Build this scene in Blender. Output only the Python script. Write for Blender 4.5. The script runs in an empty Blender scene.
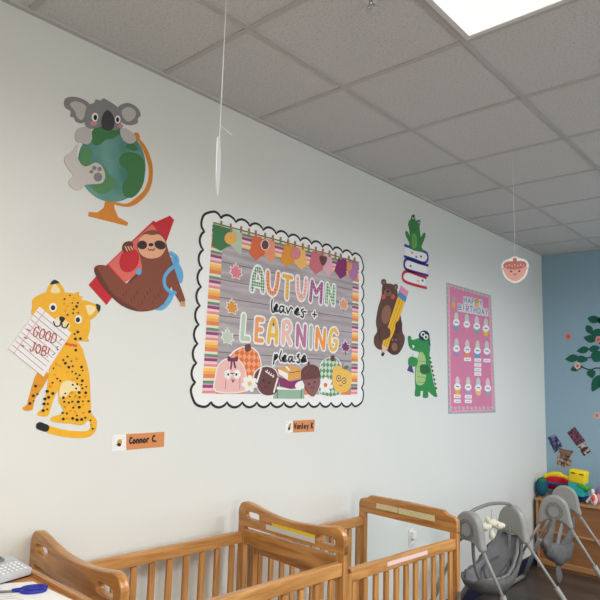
import bpy, bmesh, math, random
from mathutils import Vector, Matrix
from math import sin, cos, pi
random.seed(7)
SC = bpy.context.scene
COL = SC.collection

# ------------------------------------------------------------------ camera
T = .61                                   # ceiling tile pitch
FPX = 597.26; YAW = .7301; PITCH = .1331; ROLL = .0285
CAM = Vector((-2.4229*T, -3.6165*T, 1.64))
LX = 7.7687*T                             # far (blue) wall
HZ = 1.64 + 2.2439*T                      # ceiling height
fw = Vector((cos(YAW)*cos(PITCH), sin(YAW)*cos(PITCH), sin(PITCH)))
r0 = fw.cross(Vector((0, 0, 1))).normalized(); u0 = r0.cross(fw)
rt = cos(ROLL)*r0 + sin(ROLL)*u0; up = -sin(ROLL)*r0 + cos(ROLL)*u0
cd = bpy.data.cameras.new('camera'); cam = bpy.data.objects.new('camera', cd); COL.objects.link(cam)
M = Matrix((rt, up, -fw)).transposed().to_4x4(); M.translation = CAM
cam.matrix_world = M
cd.sensor_width = 36; cd.lens = FPX*36/600; cd.clip_start = .05
SC.camera = cam
# ------------------------------------------------------------------ world, lights, exposure
w = bpy.data.worlds.new('world'); SC.world = w; w.use_nodes = True
w.node_tree.nodes['Background'].inputs[0].default_value = (.6, .7, .8, 1)
w.node_tree.nodes['Background'].inputs[1].default_value = .3
SC.view_settings.view_transform = 'Standard'; SC.view_settings.look = 'None'
SC.view_settings.exposure = 0.66; SC.view_settings.gamma = 1
SC.view_settings.use_curve_mapping = False

def area(name, loc, target, sx, sy, power, col):
    d = bpy.data.lights.new(name, 'AREA'); d.shape = 'RECTANGLE'; d.size = sx; d.size_y = sy
    d.energy = power; d.color = col
    o = bpy.data.objects.new(name, d); COL.objects.link(o); o.location = loc
    o.rotation_euler = (Vector(target)-Vector(loc)).to_track_quat('-Z', 'Y').to_euler()
    return o
WARM = (1, .93, .80); COOL = (.93, .96, 1.0)
area('warm_fill_light', (-1.2, -5.35, 1.5), (-.6, 0, .9), 2.4, 1.5, 34, (1, .95, .86))  # added fill lamp behind the viewpoint, no window built there
area('cool_fill_light', (3.6, -5.35, 1.6), (3.2, 0, 1.2), 2.0, 1.4, 18, COOL)  # second added fill, cooler, for the blue wall end; also without a window
PANEL_STRENGTH = 2.2
PANEL_WATTS = 27                         # louvred downlight of each ceiling panel

def ray(px, py): return fw + rt*((px-300)/FPX) + up*((300-py)/FPX)
def on_y(px, py, y=0.): d = ray(px, py); return CAM + d*((y-CAM.y)/d.y)
def on_x(px, py, x=LX): d = ray(px, py); return CAM + d*((x-CAM.x)/d.x)
def on_z(px, py, z): d = ray(px, py); return CAM + d*((z-CAM.z)/d.z)

# ------------------------------------------------------------------ materials
def lin(c):
    return tuple(((v/255)/12.92 if v/255 <= .04045 else ((v/255+.055)/1.055)**2.4) for v in c) + (1,)
MATS = {}
def base(name):
    m = bpy.data.materials.new(name); m.use_nodes = True
    return m, m.node_tree, m.node_tree.nodes['Principled BSDF']
def mat(name, rgb, rough=.6, metal=0, var=.06, scale=30, bump=0, spec=.4):
    if name in MATS: return MATS[name]
    m, nt, b = base(name)
    n = nt.nodes.new('ShaderNodeTexNoise'); n.inputs['Scale'].default_value = scale
    tc = nt.nodes.new('ShaderNodeTexCoord'); nt.links.new(tc.outputs['Object'], n.inputs['Vector'])
    mx = nt.nodes.new('ShaderNodeMix'); mx.data_type = 'RGBA'
    c = lin(rgb)
    mx.inputs[6].default_value = tuple(v*(1-var) for v in c[:3])+(1,)
    mx.inputs[7].default_value = tuple(min(1, v*(1+var)) for v in c[:3])+(1,)
    nt.links.new(n.outputs['Fac'], mx.inputs[0]); nt.links.new(mx.outputs[2], b.inputs['Base Color'])
    b.inputs['Roughness'].default_value = rough; b.inputs['Metallic'].default_value = metal
    b.inputs['Specular IOR Level'].default_value = spec
    if bump:
        bp = nt.nodes.new('ShaderNodeBump'); bp.inputs['Strength'].default_value = bump; bp.inputs['Distance'].default_value = .002
        nt.links.new(n.outputs['Fac'], bp.inputs['Height']); nt.links.new(bp.outputs[0], b.inputs['Normal'])
    MATS[name] = m
    return m
def checker(name, c1, c2, cell, ang=45):
    if name in MATS: return MATS[name]
    m, nt, b = base(name)
    tc = nt.nodes.new('ShaderNodeTexCoord'); mp0 = nt.nodes.new('ShaderNodeMapping'); mp = nt.nodes.new('ShaderNodeMapping')
    mp0.inputs['Rotation'].default_value = (0, math.radians(ang), 0)
    mp.inputs['Scale'].default_value = (1/cell, 0, 1/cell); mp.inputs['Location'].default_value = (0, .5, 0)
    ck = nt.nodes.new('ShaderNodeTexChecker'); ck.inputs['Scale'].default_value = 1
    ck.inputs['Color1'].default_value = lin(c1); ck.inputs['Color2'].default_value = lin(c2)
    nt.links.new(tc.outputs['Object'], mp0.inputs[0]); nt.links.new(mp0.outputs[0], mp.inputs[0]); nt.links.new(mp.outputs[0], ck.inputs[0])
    nt.links.new(ck.outputs['Color'], b.inputs['Base Color']); b.inputs['Roughness'].default_value = .6
    MATS[name] = m; return m
def wood(name, dark, light, stretch=(1, 12, 12), scale=3, rough=.27):
    m, nt, b = base(name)
    tc = nt.nodes.new('ShaderNodeTexCoord'); mp = nt.nodes.new('ShaderNodeMapping')
    mp.inputs['Scale'].default_value = stretch
    n = nt.nodes.new('ShaderNodeTexNoise'); n.inputs['Scale'].default_value = scale; n.inputs['Detail'].default_value = 5; n.inputs['Distortion'].default_value = .6
    r = nt.nodes.new('ShaderNodeValToRGB'); r.color_ramp.elements[0].position = .3; r.color_ramp.elements[1].position = .68
    r.color_ramp.elements[0].color = lin(dark); r.color_ramp.elements[1].color = lin(light)
    nt.links.new(tc.outputs['Object'], mp.inputs[0]); nt.links.new(mp.outputs[0], n.inputs['Vector'])
    nt.links.new(n.outputs['Fac'], r.inputs[0]); nt.links.new(r.outputs[0], b.inputs['Base Color'])
    b.inputs['Roughness'].default_value = rough
    MATS[name] = m; return m
WHITE = mat('white_paper', (238, 238, 238), .55, var=.01)
BLACK = mat('black_ink', (22, 22, 24), .5, var=.02)
CRIBX = wood('crib_wood_rail', (160, 110, 58), (206, 152, 90), (1.2, 14, 14), 3)
CRIBZ = wood('crib_wood_slat', (156, 106, 56), (200, 146, 86), (14, 14, 1.2), 3)
CRIBY = wood('crib_wood_board', (152, 102, 52), (200, 144, 82), (14, 1.2, 14), 3)
SHELFW = wood('shelf_wood', (168, 122, 78), (186, 140, 94), (14, 1.2, 14), 2)
SHELFB = wood('shelf_back_panel', (140, 95, 60), (156, 108, 70), (14, 1.2, 10), 2)
TABLEW = wood('table_wood', (180, 120, 66), (208, 148, 90), (1.2, 14, 14), 3)

# ------------------------------------------------------------------ object helpers
def tag(o, label=None, cat=None, group=None, kind=None):
    if label: o['label'] = label
    if cat: o['category'] = cat
    if group: o['group'] = group
    if kind: o['kind'] = kind
    return o
def empty(name, loc=(0, 0, 0), label=None, cat=None, group=None):
    o = bpy.data.objects.new(name, None); COL.objects.link(o); o.location = loc; o.empty_display_size = .05
    return tag(o, label, cat, group)
def link(name, bm, mats, parent=None, smooth=False):
    bmesh.ops.recalc_face_normals(bm, faces=bm.faces)
    me = bpy.data.meshes.new(name)
    for m in (mats if isinstance(mats, (list, tuple)) else [mats]): me.materials.append(m)
    if smooth:
        for f in bm.faces: f.smooth = True
    bm.to_mesh(me); bm.free()
    o = bpy.data.objects.new(name, me); COL.objects.link(o)
    if parent:
        o.parent = parent; o.location = -Vector(parent.location)
        if parent.parent: o.location = (0, 0, 0) if parent.type == 'MESH' else o.location
        if parent.type == 'MESH': o.location = (0, 0, 0)
    return o
def box(bm, lo, hi, mx=None, bevel=0, mi=0):
    n0 = len(bm.verts)
    r = bmesh.ops.create_cube(bm, size=1)
    vs = r['verts']
    c = (Vector(lo)+Vector(hi))/2; s = Vector(hi)-Vector(lo)
    for v in vs: v.co = Vector((v.co.x*s.x, v.co.y*s.y, v.co.z*s.z)) + c
    fs = set(f for v in vs for f in v.link_faces)
    if bevel:
        es = list(set(e for v in vs for e in v.link_edges))
        rr = bmesh.ops.bevel(bm, geom=es, offset=bevel, segments=2, affect='EDGES', profile=.7)
        fs = set(rr['faces']) | set(f for f in fs if f.is_valid)
        vs = list(set(v for f in fs for v in f.verts))
    for f in fs: f.material_index = mi
    if mx:
        for v in vs: v.co = mx @ v.co
def smooth_pts(p, n=6, closed=False):
    P = [Vector(q) for q in p]
    if len(P) < 3: return P
    out = []; N = len(P)
    rng = range(N) if closed else range(N-1)
    for i in rng:
        a = P[(i-1) % N] if closed or i > 0 else P[0]*2-P[1]
        b = P[i]; c = P[(i+1) % N]
        d = P[(i+2) % N] if closed or i+2 < N else P[-1]*2-P[-2]
        for k in range(n):
            t = k/n
            out.append(.5*((2*b)+(c-a)*t+(2*a-5*b+4*c-d)*t*t+(3*b-a-3*c+d)*t**3))
    if not closed: out.append(P[-1])
    return out
def tube(bm, pts, rad, seg=12, smooth=0, flat=1, mi=0):
    P = smooth_pts(pts, smooth) if smooth else [Vector(p) for p in pts]
    rads = rad if isinstance(rad, (list, tuple)) else [rad]*len(P)
    if len(rads) != len(P): rads = [rads[min(len(rads)-1, int(i/len(P)*len(rads)))] for i in range(len(P))]
    rings = []; prev = None
    for i, p in enumerate(P):
        t = (P[min(i+1, len(P)-1)]-P[max(i-1, 0)]).normalized()
        a = prev if prev is not None else (Vector((0, 0, 1)) if abs(t.z) < .9 else Vector((1, 0, 0)))
        n = (a - t*a.dot(t)).normalized(); prev = n
        b = t.cross(n)
        rings.append([bm.verts.new(p+(n*cos(2*pi*k/seg)*flat+b*sin(2*pi*k/seg))*rads[i]) for k in range(seg)])
    for i in range(len(rings)-1):
        for k in range(seg):
            f = bm.faces.new((rings[i][k], rings[i][(k+1) % seg], rings[i+1][(k+1) % seg], rings[i+1][k])); f.material_index = mi; f.smooth = True
    for r in (rings[0], rings[-1]):
        f = bm.faces.new(r); f.material_index = mi
def blob(bm, c, r, rot=None, e=1.0, seg=20, noise=0, mi=0):
    rr = bmesh.ops.create_uvsphere(bm, u_segments=seg, v_segments=seg//2+2, radius=1)
    rot = rot or Matrix.Identity(3)
    def se(v): return math.copysign(abs(v)**e, v)
    for v in rr['verts']:
        q = Vector((se(v.co.x)*r[0], se(v.co.y)*r[1], se(v.co.z)*r[2]))
        if noise: q *= 1+noise*(sin(9*v.co.x+3)+cos(8*v.co.y)+sin(11*v.co.z))/3
        v.co = rot @ q + Vector(c)
        for f in v.link_faces: f.smooth = True; f.material_index = mi

# board with holes and rounded edges: outline + holes are 2D lists, frame maps (a, b) -> world, depth along n
def board(name, outline, holes, thick, mx, m, parent, bev=.004):
    cu = bpy.data.curves.new('c', 'CURVE'); cu.dimensions = '2D'; cu.fill_mode = 'BOTH'
    cu.extrude = thick/2-bev; cu.bevel_depth = bev; cu.bevel_resolution = 1; cu.offset = -bev
    for pts in [outline]+holes:
        s = cu.splines.new('POLY'); s.points.add(len(pts)-1); s.use_cyclic_u = True
        for q, p in zip(s.points, pts): q.co = (p[0], p[1], 0, 1)
    o = bpy.data.objects.new('c', cu); COL.objects.link(o)
    dg = bpy.context.evaluated_depsgraph_get()
    me = bpy.data.meshes.new_from_object(o.evaluated_get(dg))
    bpy.data.objects.remove(o); bpy.data.curves.remove(cu)
    bm = bmesh.new(); bm.from_mesh(me); bpy.data.meshes.remove(me)
    bmesh.ops.remove_doubles(bm, verts=bm.verts, dist=1e-5)
    for v in bm.verts: v.co = mx @ v.co
    for f in bm.faces: f.material_index = 0
    return link(name, bm, m, parent)

# ------------------------------------------------------------------ paper art on the walls
class Art:
    """Flat paper pieces traced on a wall: every polygon becomes a thin solid of its own layer."""
    def __init__(s, wall='left', crop=(0, 0, 1)):
        s.wall = wall; s.ox, s.oy, s.k = crop; s.bm = bmesh.new(); s.mats = []; s.eps = 0
    def to(s, p):
        x, y = s.ox+p[0]/s.k, s.oy+p[1]/s.k
        if s.wall == 'left': q = on_y(x, y); return Vector((q.x, q.z))
        q = on_x(x, y); return Vector((q.y, q.z))
    def w3(s, a, h):
        if s.wall == 'left': return Vector((a.x, -h, a.y))
        return Vector((LX-h, a.x, a.y))
    def mi(s, m):
        if m not in s.mats: s.mats.append(m)
        return s.mats.index(m)
    def prism(s, A, layer, m):
        s.eps += .00003; h = .0012+layer*.0006+s.eps
        i = s.mi(m)
        f = [s.bm.verts.new(s.w3(a, h)) for a in A]; b = [s.bm.verts.new(s.w3(a, .0003)) for a in A]
        n = len(A)
        fs = [s.bm.faces.new(f)]
        for k in range(n): fs.append(s.bm.faces.new((f[k], f[(k+1) % n], b[(k+1) % n], b[k])))
        for q in fs: q.material_index = i
    def poly(s, pts, layer, m, sm=0):
        A = [s.to(p) for p in pts]
        if sm: A = smooth_pts(A, sm, True)
        s.prism(A, layer, m); return s
    def oval(s, c, rx, ry, layer, m, rot=0, n=20):
        a = math.radians(rot)
        pts = [(c[0]+rx*cos(t)*cos(a)-ry*sin(t)*sin(a), c[1]+rx*cos(t)*sin(a)+ry*sin(t)*cos(a)) for t in [2*pi*k/n for k in range(n)]]
        return s.poly(pts, layer, m)
    def stroke(s, pts, width, layer, m, sm=4, raw=False):
        A = [Vector(p) for p in pts] if raw else [s.to(p) for p in pts]
        if len(A) > 2 and sm: A = smooth_pts(A, sm)
        s.eps += .00003; h = .0012+layer*.0006+s.eps; i = s.mi(m); r = width/2
        L, R = [], []
        for k, p in enumerate(A):
            t = (A[min(k+1, len(A)-1)]-A[max(k-1, 0)]).normalized(); n = Vector((-t.y, t.x))
            L.append(p+n*r); R.append(p-n*r)
        t0 = (A[0]-A[1]).normalized(); t1 = (A[-1]-A[-2]).normalized()
        c0 = [A[0]+Vector((t0.x*cos(a)-t0.y*sin(a), t0.x*sin(a)+t0.y*cos(a)))*r for a in [pi/2-pi*j/6 for j in range(1, 6)]]
        c1 = [A[-1]+Vector((t1.x*cos(a)-t1.y*sin(a), t1.x*sin(a)+t1.y*cos(a)))*r for a in [pi/2-pi*j/6 for j in range(1, 6)]]
        V = lambda a, hh: s.bm.verts.new(s.w3(a, hh))
        Lf = [V(a, h) for a in L]; Rf = [V(a, h) for a in R]; Lb = [V(a, .0003) for a in L]; Rb = [V(a, .0003) for a in R]
        fs = []
        for k in range(len(A)-1):
            fs.append(s.bm.faces.new((Lf[k], Lf[k+1], Rf[k+1], Rf[k])))
            fs.append(s.bm.faces.new((Lf[k], Lf[k+1], Lb[k+1], Lb[k]))); fs.append(s.bm.faces.new((Rf[k], Rf[k+1], Rb[k+1], Rb[k])))
        # caps: t0 points out of the start, rotating +90 gives the R side there
        C0 = [V(a, h) for a in c0]; C1 = [V(a, h) for a in c1]
        fs.append(s.bm.faces.new([Rf[0]]+C0+[Lf[0]])); fs.append(s.bm.faces.new([Lf[-1]]+C1+[Rf[-1]]))
        for q in fs: q.material_index = i
        return s
    def build(s, name, parent=None):
        return link(name, s.bm, s.mats, parent)
def paper(name, rgb): return mat('paper_'+name, rgb, .6, var=.035, scale=60)
def wobble(pts, n, amp): return pts

# simple stroke alphabet, box 0..1 wide, 0 (top)..1 (bottom)
GL = {
 'G': [[(.9, .2), (.6, 0), (.15, .2), (.05, .6), (.3, 1), (.75, .95), (.9, .6), (.6, .55)]],
 'O': [[(.5, 0), (.1, .25), (.1, .75), (.5, 1), (.9, .75), (.9, .25), (.5, 0)]],
 'D': [[(.1, 0), (.1, 1)], [(.1, 0), (.7, .1), (.95, .5), (.7, .9), (.1, 1)]],
 'J': [[(.8, 0), (.8, .75), (.5, 1), (.1, .8)], [(.4, 0), (1, 0)]],
 'B': [[(.1, 0), (.1, 1)], [(.1, 0), (.75, .08), (.75, .4), (.1, .48)], [(.1, .48), (.9, .58), (.85, .92), (.1, 1)]],
 '!': [[(.3, 0), (.25, .65)], [(.2, .93), (.22, 1)]],
 'C': [[(.9, .15), (.5, 0), (.1, .3), (.1, .7), (.5, 1), (.9, .85)]],
 'o': [[(.5, .4), (.1, .6), (.2, .95), (.6, 1), (.85, .7), (.5, .4)]],
 'n': [[(.1, .4), (.1, 1)], [(.1, .6), (.5, .4), (.8, .6), (.85, 1)]],
 'r': [[(.15, .4), (.15, 1)], [(.15, .6), (.5, .4), (.8, .45)]],
 '.': [[(.1, .95), (.14, 1)]],
 'V': [[(.05, 0), (.45, 1)], [(.45, 1), (.95, 0)]],
 'a': [[(.8, .45), (.4, .4), (.1, .7), (.4, 1), (.8, .75)], [(.85, .4), (.85, 1)]],
 'l': [[(.3, 0), (.3, 1)]],
 'e': [[(.1, .7), (.8, .65), (.5, .4), (.1, .65), (.4, 1), (.85, .9)]],
 'y': [[(.1, .4), (.45, .85)], [(.9, .4), (.3, 1.3)]],
 'K': [[(.1, 0), (.1, 1)], [(.9, 0), (.1, .55)], [(.3, .45), (.9, 1)]],
 'H': [[(.1, 0), (.1, 1)], [(.9, 0), (.9, 1)], [(.1, .5), (.9, .5)]],
 'A': [[(.05, 1), (.5, 0)], [(.5, 0), (.95, 1)], [(.2, .65), (.8, .65)]],
 'P': [[(.1, 0), (.1, 1)], [(.1, 0), (.85, .1), (.85, .45), (.1, .55)]],
 'Y': [[(.05, 0), (.5, .5)], [(.95, 0), (.5, .5)], [(.5, .5), (.5, 1)]],
 'I': [[(.5, 0), (.5, 1)]],
 'R': [[(.1, 0), (.1, 1)], [(.1, 0), (.85, .1), (.85, .45), (.1, .55)], [(.4, .55), (.9, 1)]],
 'T': [[(.05, 0), (.95, 0)], [(.5, 0), (.5, 1)]],
}
def write(art, text, tl, tr, bl, width, layer, m, gap=.25):
    """text fills the parallelogram tl, tr, bl (crop coordinates)"""
    ws = [(.5 if c in '!.lI' else (.6 if c == ' ' else 1)) for c in text]
    tot = sum(ws)+gap*(len(text)-1); x = 0
    for c, wd in zip(text, ws):
        for st in GL.get(c, []):
            pts = []
            for (a, b) in st:
                u = (x+a*wd)/tot
                pts.append((tl[0]+(tr[0]-tl[0])*u+(bl[0]-tl[0])*b, tl[1]+(tr[1]-tl[1])*u+(bl[1]-tl[1])*b))
            art.stroke(pts, width, layer, m, 4)
        x += wd+gap

# ================================================================== ROOM
RX0, RY0 = -3.2, -5.5
def wallmat(name, rgb):
    m, nt, b = base(name)
    tc = nt.nodes.new('ShaderNodeTexCoord')
    n = nt.nodes.new('ShaderNodeTexNoise'); n.inputs['Scale'].default_value = 90; n.inputs['Detail'].default_value = 4
    n2 = nt.nodes.new('ShaderNodeTexNoise'); n2.inputs['Scale'].default_value = 1.3
    mx = nt.nodes.new('ShaderNodeMix'); mx.data_type = 'RGBA'; c = lin(rgb)
    mx.inputs[6].default_value = tuple(v*.97 for v in c[:3])+(1,); mx.inputs[7].default_value = tuple(min(1, v*1.03) for v in c[:3])+(1,)
    bp = nt.nodes.new('ShaderNodeBump'); bp.inputs['Strength'].default_value = .25; bp.inputs['Distance'].default_value = .001
    nt.links.new(tc.outputs['Object'], n.inputs['Vector']); nt.links.new(tc.outputs['Object'], n2.inputs['Vector'])
    nt.links.new(n2.outputs['Fac'], mx.inputs[0]); nt.links.new(mx.outputs[2], b.inputs['Base Color'])
    nt.links.new(n.outputs['Fac'], bp.inputs['Height']); nt.links.new(bp.outputs[0], b.inputs['Normal'])
    b.inputs['Roughness'].default_value = .42
    return m
WALLW = wallmat('wall_white_paint', (222, 224, 220)); WALLB = wallmat('wall_blue_paint', (142, 173, 190))
def slab(name, lo, hi, m):
    bm = bmesh.new(); box(bm, lo, hi); return tag(link(name, bm, m), kind='structure')
slab('wall_left', (RX0-.1, 0, 0), (LX+.1, .1, HZ), WALLW)
slab('wall_far', (LX, RY0, 0), (LX+.1, 0, HZ), WALLB)
slab('wall_right', (RX0-.1, RY0-.1, 0), (LX+.1, RY0, HZ), WALLW)
slab('wall_near', (RX0-.1, RY0, 0), (RX0, 0, HZ), WALLW)
# floor: dark planks
m, nt, b = base('dark_plank_floor')
tc = nt.nodes.new('ShaderNodeTexCoord'); br = nt.nodes.new('ShaderNodeTexBrick')
mp = nt.nodes.new('ShaderNodeMapping'); mp.inputs['Rotation'].default_value = (0, 0, math.radians(90))
br.inputs['Scale'].default_value = 1; br.inputs['Brick Width'].default_value = 1.2; br.inputs['Row Height'].default_value = .15
br.inputs['Mortar Size'].default_value = .002; br.inputs['Color1'].default_value = lin((72, 62, 56)); br.inputs['Color2'].default_value = lin((98, 86, 76)); br.inputs['Mortar'].default_value = lin((40, 34, 30))
nz = nt.nodes.new('ShaderNodeTexNoise'); mp2 = nt.nodes.new('ShaderNodeMapping'); mp2.inputs['Scale'].default_value = (30, 2, 1)
mx = nt.nodes.new('ShaderNodeMix'); mx.data_type = 'RGBA'; mx.blend_type = 'MULTIPLY'; mx.inputs[0].default_value = .6
nt.links.new(tc.outputs['Object'], mp.inputs[0]); nt.links.new(mp.outputs[0], br.inputs['Vector'])
nt.links.new(tc.outputs['Object'], mp2.inputs[0]); nt.links.new(mp2.outputs[0], nz.inputs['Vector'])
nt.links.new(br.outputs['Color'], mx.inputs[6]); nt.links.new(nz.outputs['Color'], mx.inputs[7]); nt.links.new(mx.outputs[2], b.inputs['Base Color'])
b.inputs['Roughness'].default_value = .35
slab('floor', (RX0-.1, RY0-.1, -.1), (LX+.1, .1, 0), m)
# ceiling tiles: speckled mineral fibre
m, nt, b = base('ceiling_tile')
tc = nt.nodes.new('ShaderNodeTexCoord'); n = nt.nodes.new('ShaderNodeTexNoise'); n.inputs['Scale'].default_value = 110; n.inputs['Detail'].default_value = 3
rp = nt.nodes.new('ShaderNodeValToRGB'); rp.color_ramp.elements[0].position = .3; rp.color_ramp.elements[0].color = lin((188, 187, 186)); rp.color_ramp.elements[1].position = .48; rp.color_ramp.elements[1].color = lin((212, 212, 211))
bp = nt.nodes.new('ShaderNodeBump'); bp.inputs['Strength'].default_value = .5; bp.inputs['Distance'].default_value = .003
nt.links.new(tc.outputs['Object'], n.inputs['Vector']); nt.links.new(n.outputs['Fac'], rp.inputs[0]); nt.links.new(rp.outputs[0], b.inputs['Base Color'])
nt.links.new(n.outputs['Fac'], bp.inputs['Height']); nt.links.new(bp.outputs[0], b.inputs['Normal']); b.inputs['Roughness'].default_value = .9
slab('ceiling', (RX0-.1, RY0-.1, HZ), (LX+.1, .1, HZ+.1), m)
GRID = mat('ceiling_grid_metal', (190, 189, 187), .45, var=.02)
bm = bmesh.new(); y1 = .9447*T
ys = [-(y1+T*k) for k in range(0, 9) if y1+T*k < 5.45]
xs = [T*k for k in range(-5, 8)]
for y in ys: box(bm, (RX0, y-.012, HZ-.006), (LX, y+.012, HZ+.001))
for x in xs: box(bm, (x-.012, RY0, HZ-.0055), (x+.012, 0, HZ+.001))
tag(link('trim_1', bm, GRID), 'painted metal grid between the ceiling tiles', kind='structure')
bm = bmesh.new()
box(bm, (RX0, -.022, HZ-.014), (LX, 0, HZ+.001)); box(bm, (LX-.022, RY0, HZ-.014), (LX, -.022, HZ+.001))
tag(link('trim_2', bm, GRID), 'ceiling wall angle', kind='structure')
NAVY = mat('navy_vinyl', (26, 32, 58), .5)
bm = bmesh.new(); box(bm, (RX0, -.012, 0), (LX, 0, .1)); tag(link('baseboard_left', bm, NAVY), kind='structure')
bm = bmesh.new(); box(bm, (LX-.012, RY0, 0), (LX, -.012, .1)); tag(link('baseboard_far', bm, NAVY), kind='structure')

# ceiling light panels
m, nt, b = base('lit_diffuser')
b.inputs['Base Color'].default_value = (.9, .9, .88, 1)
b.inputs['Emission Color'].default_value = (1, .92, .82, 1); b.inputs['Emission Strength'].default_value = PANEL_STRENGTH
LIT = m
def litmat(nm, st, col):
    m = LIT.copy(); m.name = nm; q = m.node_tree.nodes['Principled BSDF']
    q.inputs['Emission Strength'].default_value = st; q.inputs['Emission Color'].default_value = col+(1,); return m
LIT_DIM = litmat('lit_diffuser_dim', .47, (.99, 1, .93)); LIT_COOL = litmat('lit_diffuser_cool', PANEL_STRENGTH, (.93, .95, 1)); LIT_MID = litmat('lit_diffuser_neutral', PANEL_STRENGTH, (.99, 1, .96))
FRAMEW = mat('white_light_frame', (225, 225, 222), .4, var=.01)
def panel(x0, x1, ya, yb, label, lit=None):
    t = empty('ceiling_light', ((x0+x1)/2, (ya+yb)/2, HZ), label, 'ceiling light', 'recessed ceiling light panels')
    bm = bmesh.new(); g = .02
    box(bm, (x0, ya, HZ-.012), (x1, ya+g, HZ-.001)); box(bm, (x0, yb-g, HZ-.012), (x1, yb, HZ-.001))
    box(bm, (x0, ya+g, HZ-.012), (x0+g, yb-g, HZ-.001)); box(bm, (x1-g, ya+g, HZ-.012), (x1, yb-g, HZ-.001))
    link('frame', bm, FRAMEW, t)
    bm = bmesh.new(); box(bm, (x0+g, ya+g, HZ-.008), (x1-g, yb-g, HZ-.002)); link('diffuser', bm, lit or LIT, t)
    if lit is not LIT_DIM:
        e_ = (lit or LIT).node_tree.nodes['Principled BSDF'].inputs['Emission Color'].default_value
        l = area('panel_light', ((x0+x1)/2, (ya+yb)/2, HZ-.02), ((x0+x1)/2, (ya+yb)/2-.0001, 0), .56, 1.16, PANEL_WATTS, tuple(e_)[:3])
        if lit is LIT_COOL: l.data.energy *= 1.2
        l.rotation_euler = (0, 0, pi/2); l.data.spread = 2.95
y2 = y1+T
panel(-T+.015, T-.015, -(y2+T)+.015, -y2-.015, 'white recessed light panel glowing at the top edge of the ceiling', LIT_DIM)
panel(-4*T, -2*T, -(y2+2*T), -(y2+T), 'white recessed light panel behind the viewpoint, nearest the long wall')
panel(-T, T, -(y2+4*T), -(y2+3*T), 'white recessed light panel over the middle of the room', LIT_MID)
panel(2*T, 4*T, -(y2+3*T), -(y2+2*T), 'cool white recessed light panel out over the floor beside the cribs', LIT_COOL)
panel(5*T, 7*T, -(y2+3*T), -(y2+2*T), 'cool white recessed light panel nearest the blue wall', LIT_COOL)

# sprinkler head
CHROME = mat('chrome', (180, 180, 182), .2, .9, var=.01)
p = on_z(371, -2, HZ)
t = empty('fire_sprinkler', p, 'small chrome sprinkler head hanging from a ceiling tile', 'sprinkler')
bm = bmesh.new(); tube(bm, [p+Vector((0, 0, -.004)), p+Vector((0, 0, 0))], .03, 16); link('escutcheon', bm, FRAMEW, t)
bm = bmesh.new(); tube(bm, [p+Vector((0, 0, -.03)), p], .007, 10)
tube(bm, [p+Vector((0, -.012, -.05)), p+Vector((0, -.013, -.03)), p+Vector((0, 0, -.02))], .003, 6); tube(bm, [p+Vector((0, .012, -.05)), p+Vector((0, .013, -.03)), p+Vector((0, 0, -.02))], .003, 6)
tube(bm, [p+Vector((0, 0, -.054)), p+Vector((0, 0, -.05))], .018, 14); link('sprinkler_body', bm, CHROME, t)

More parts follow.
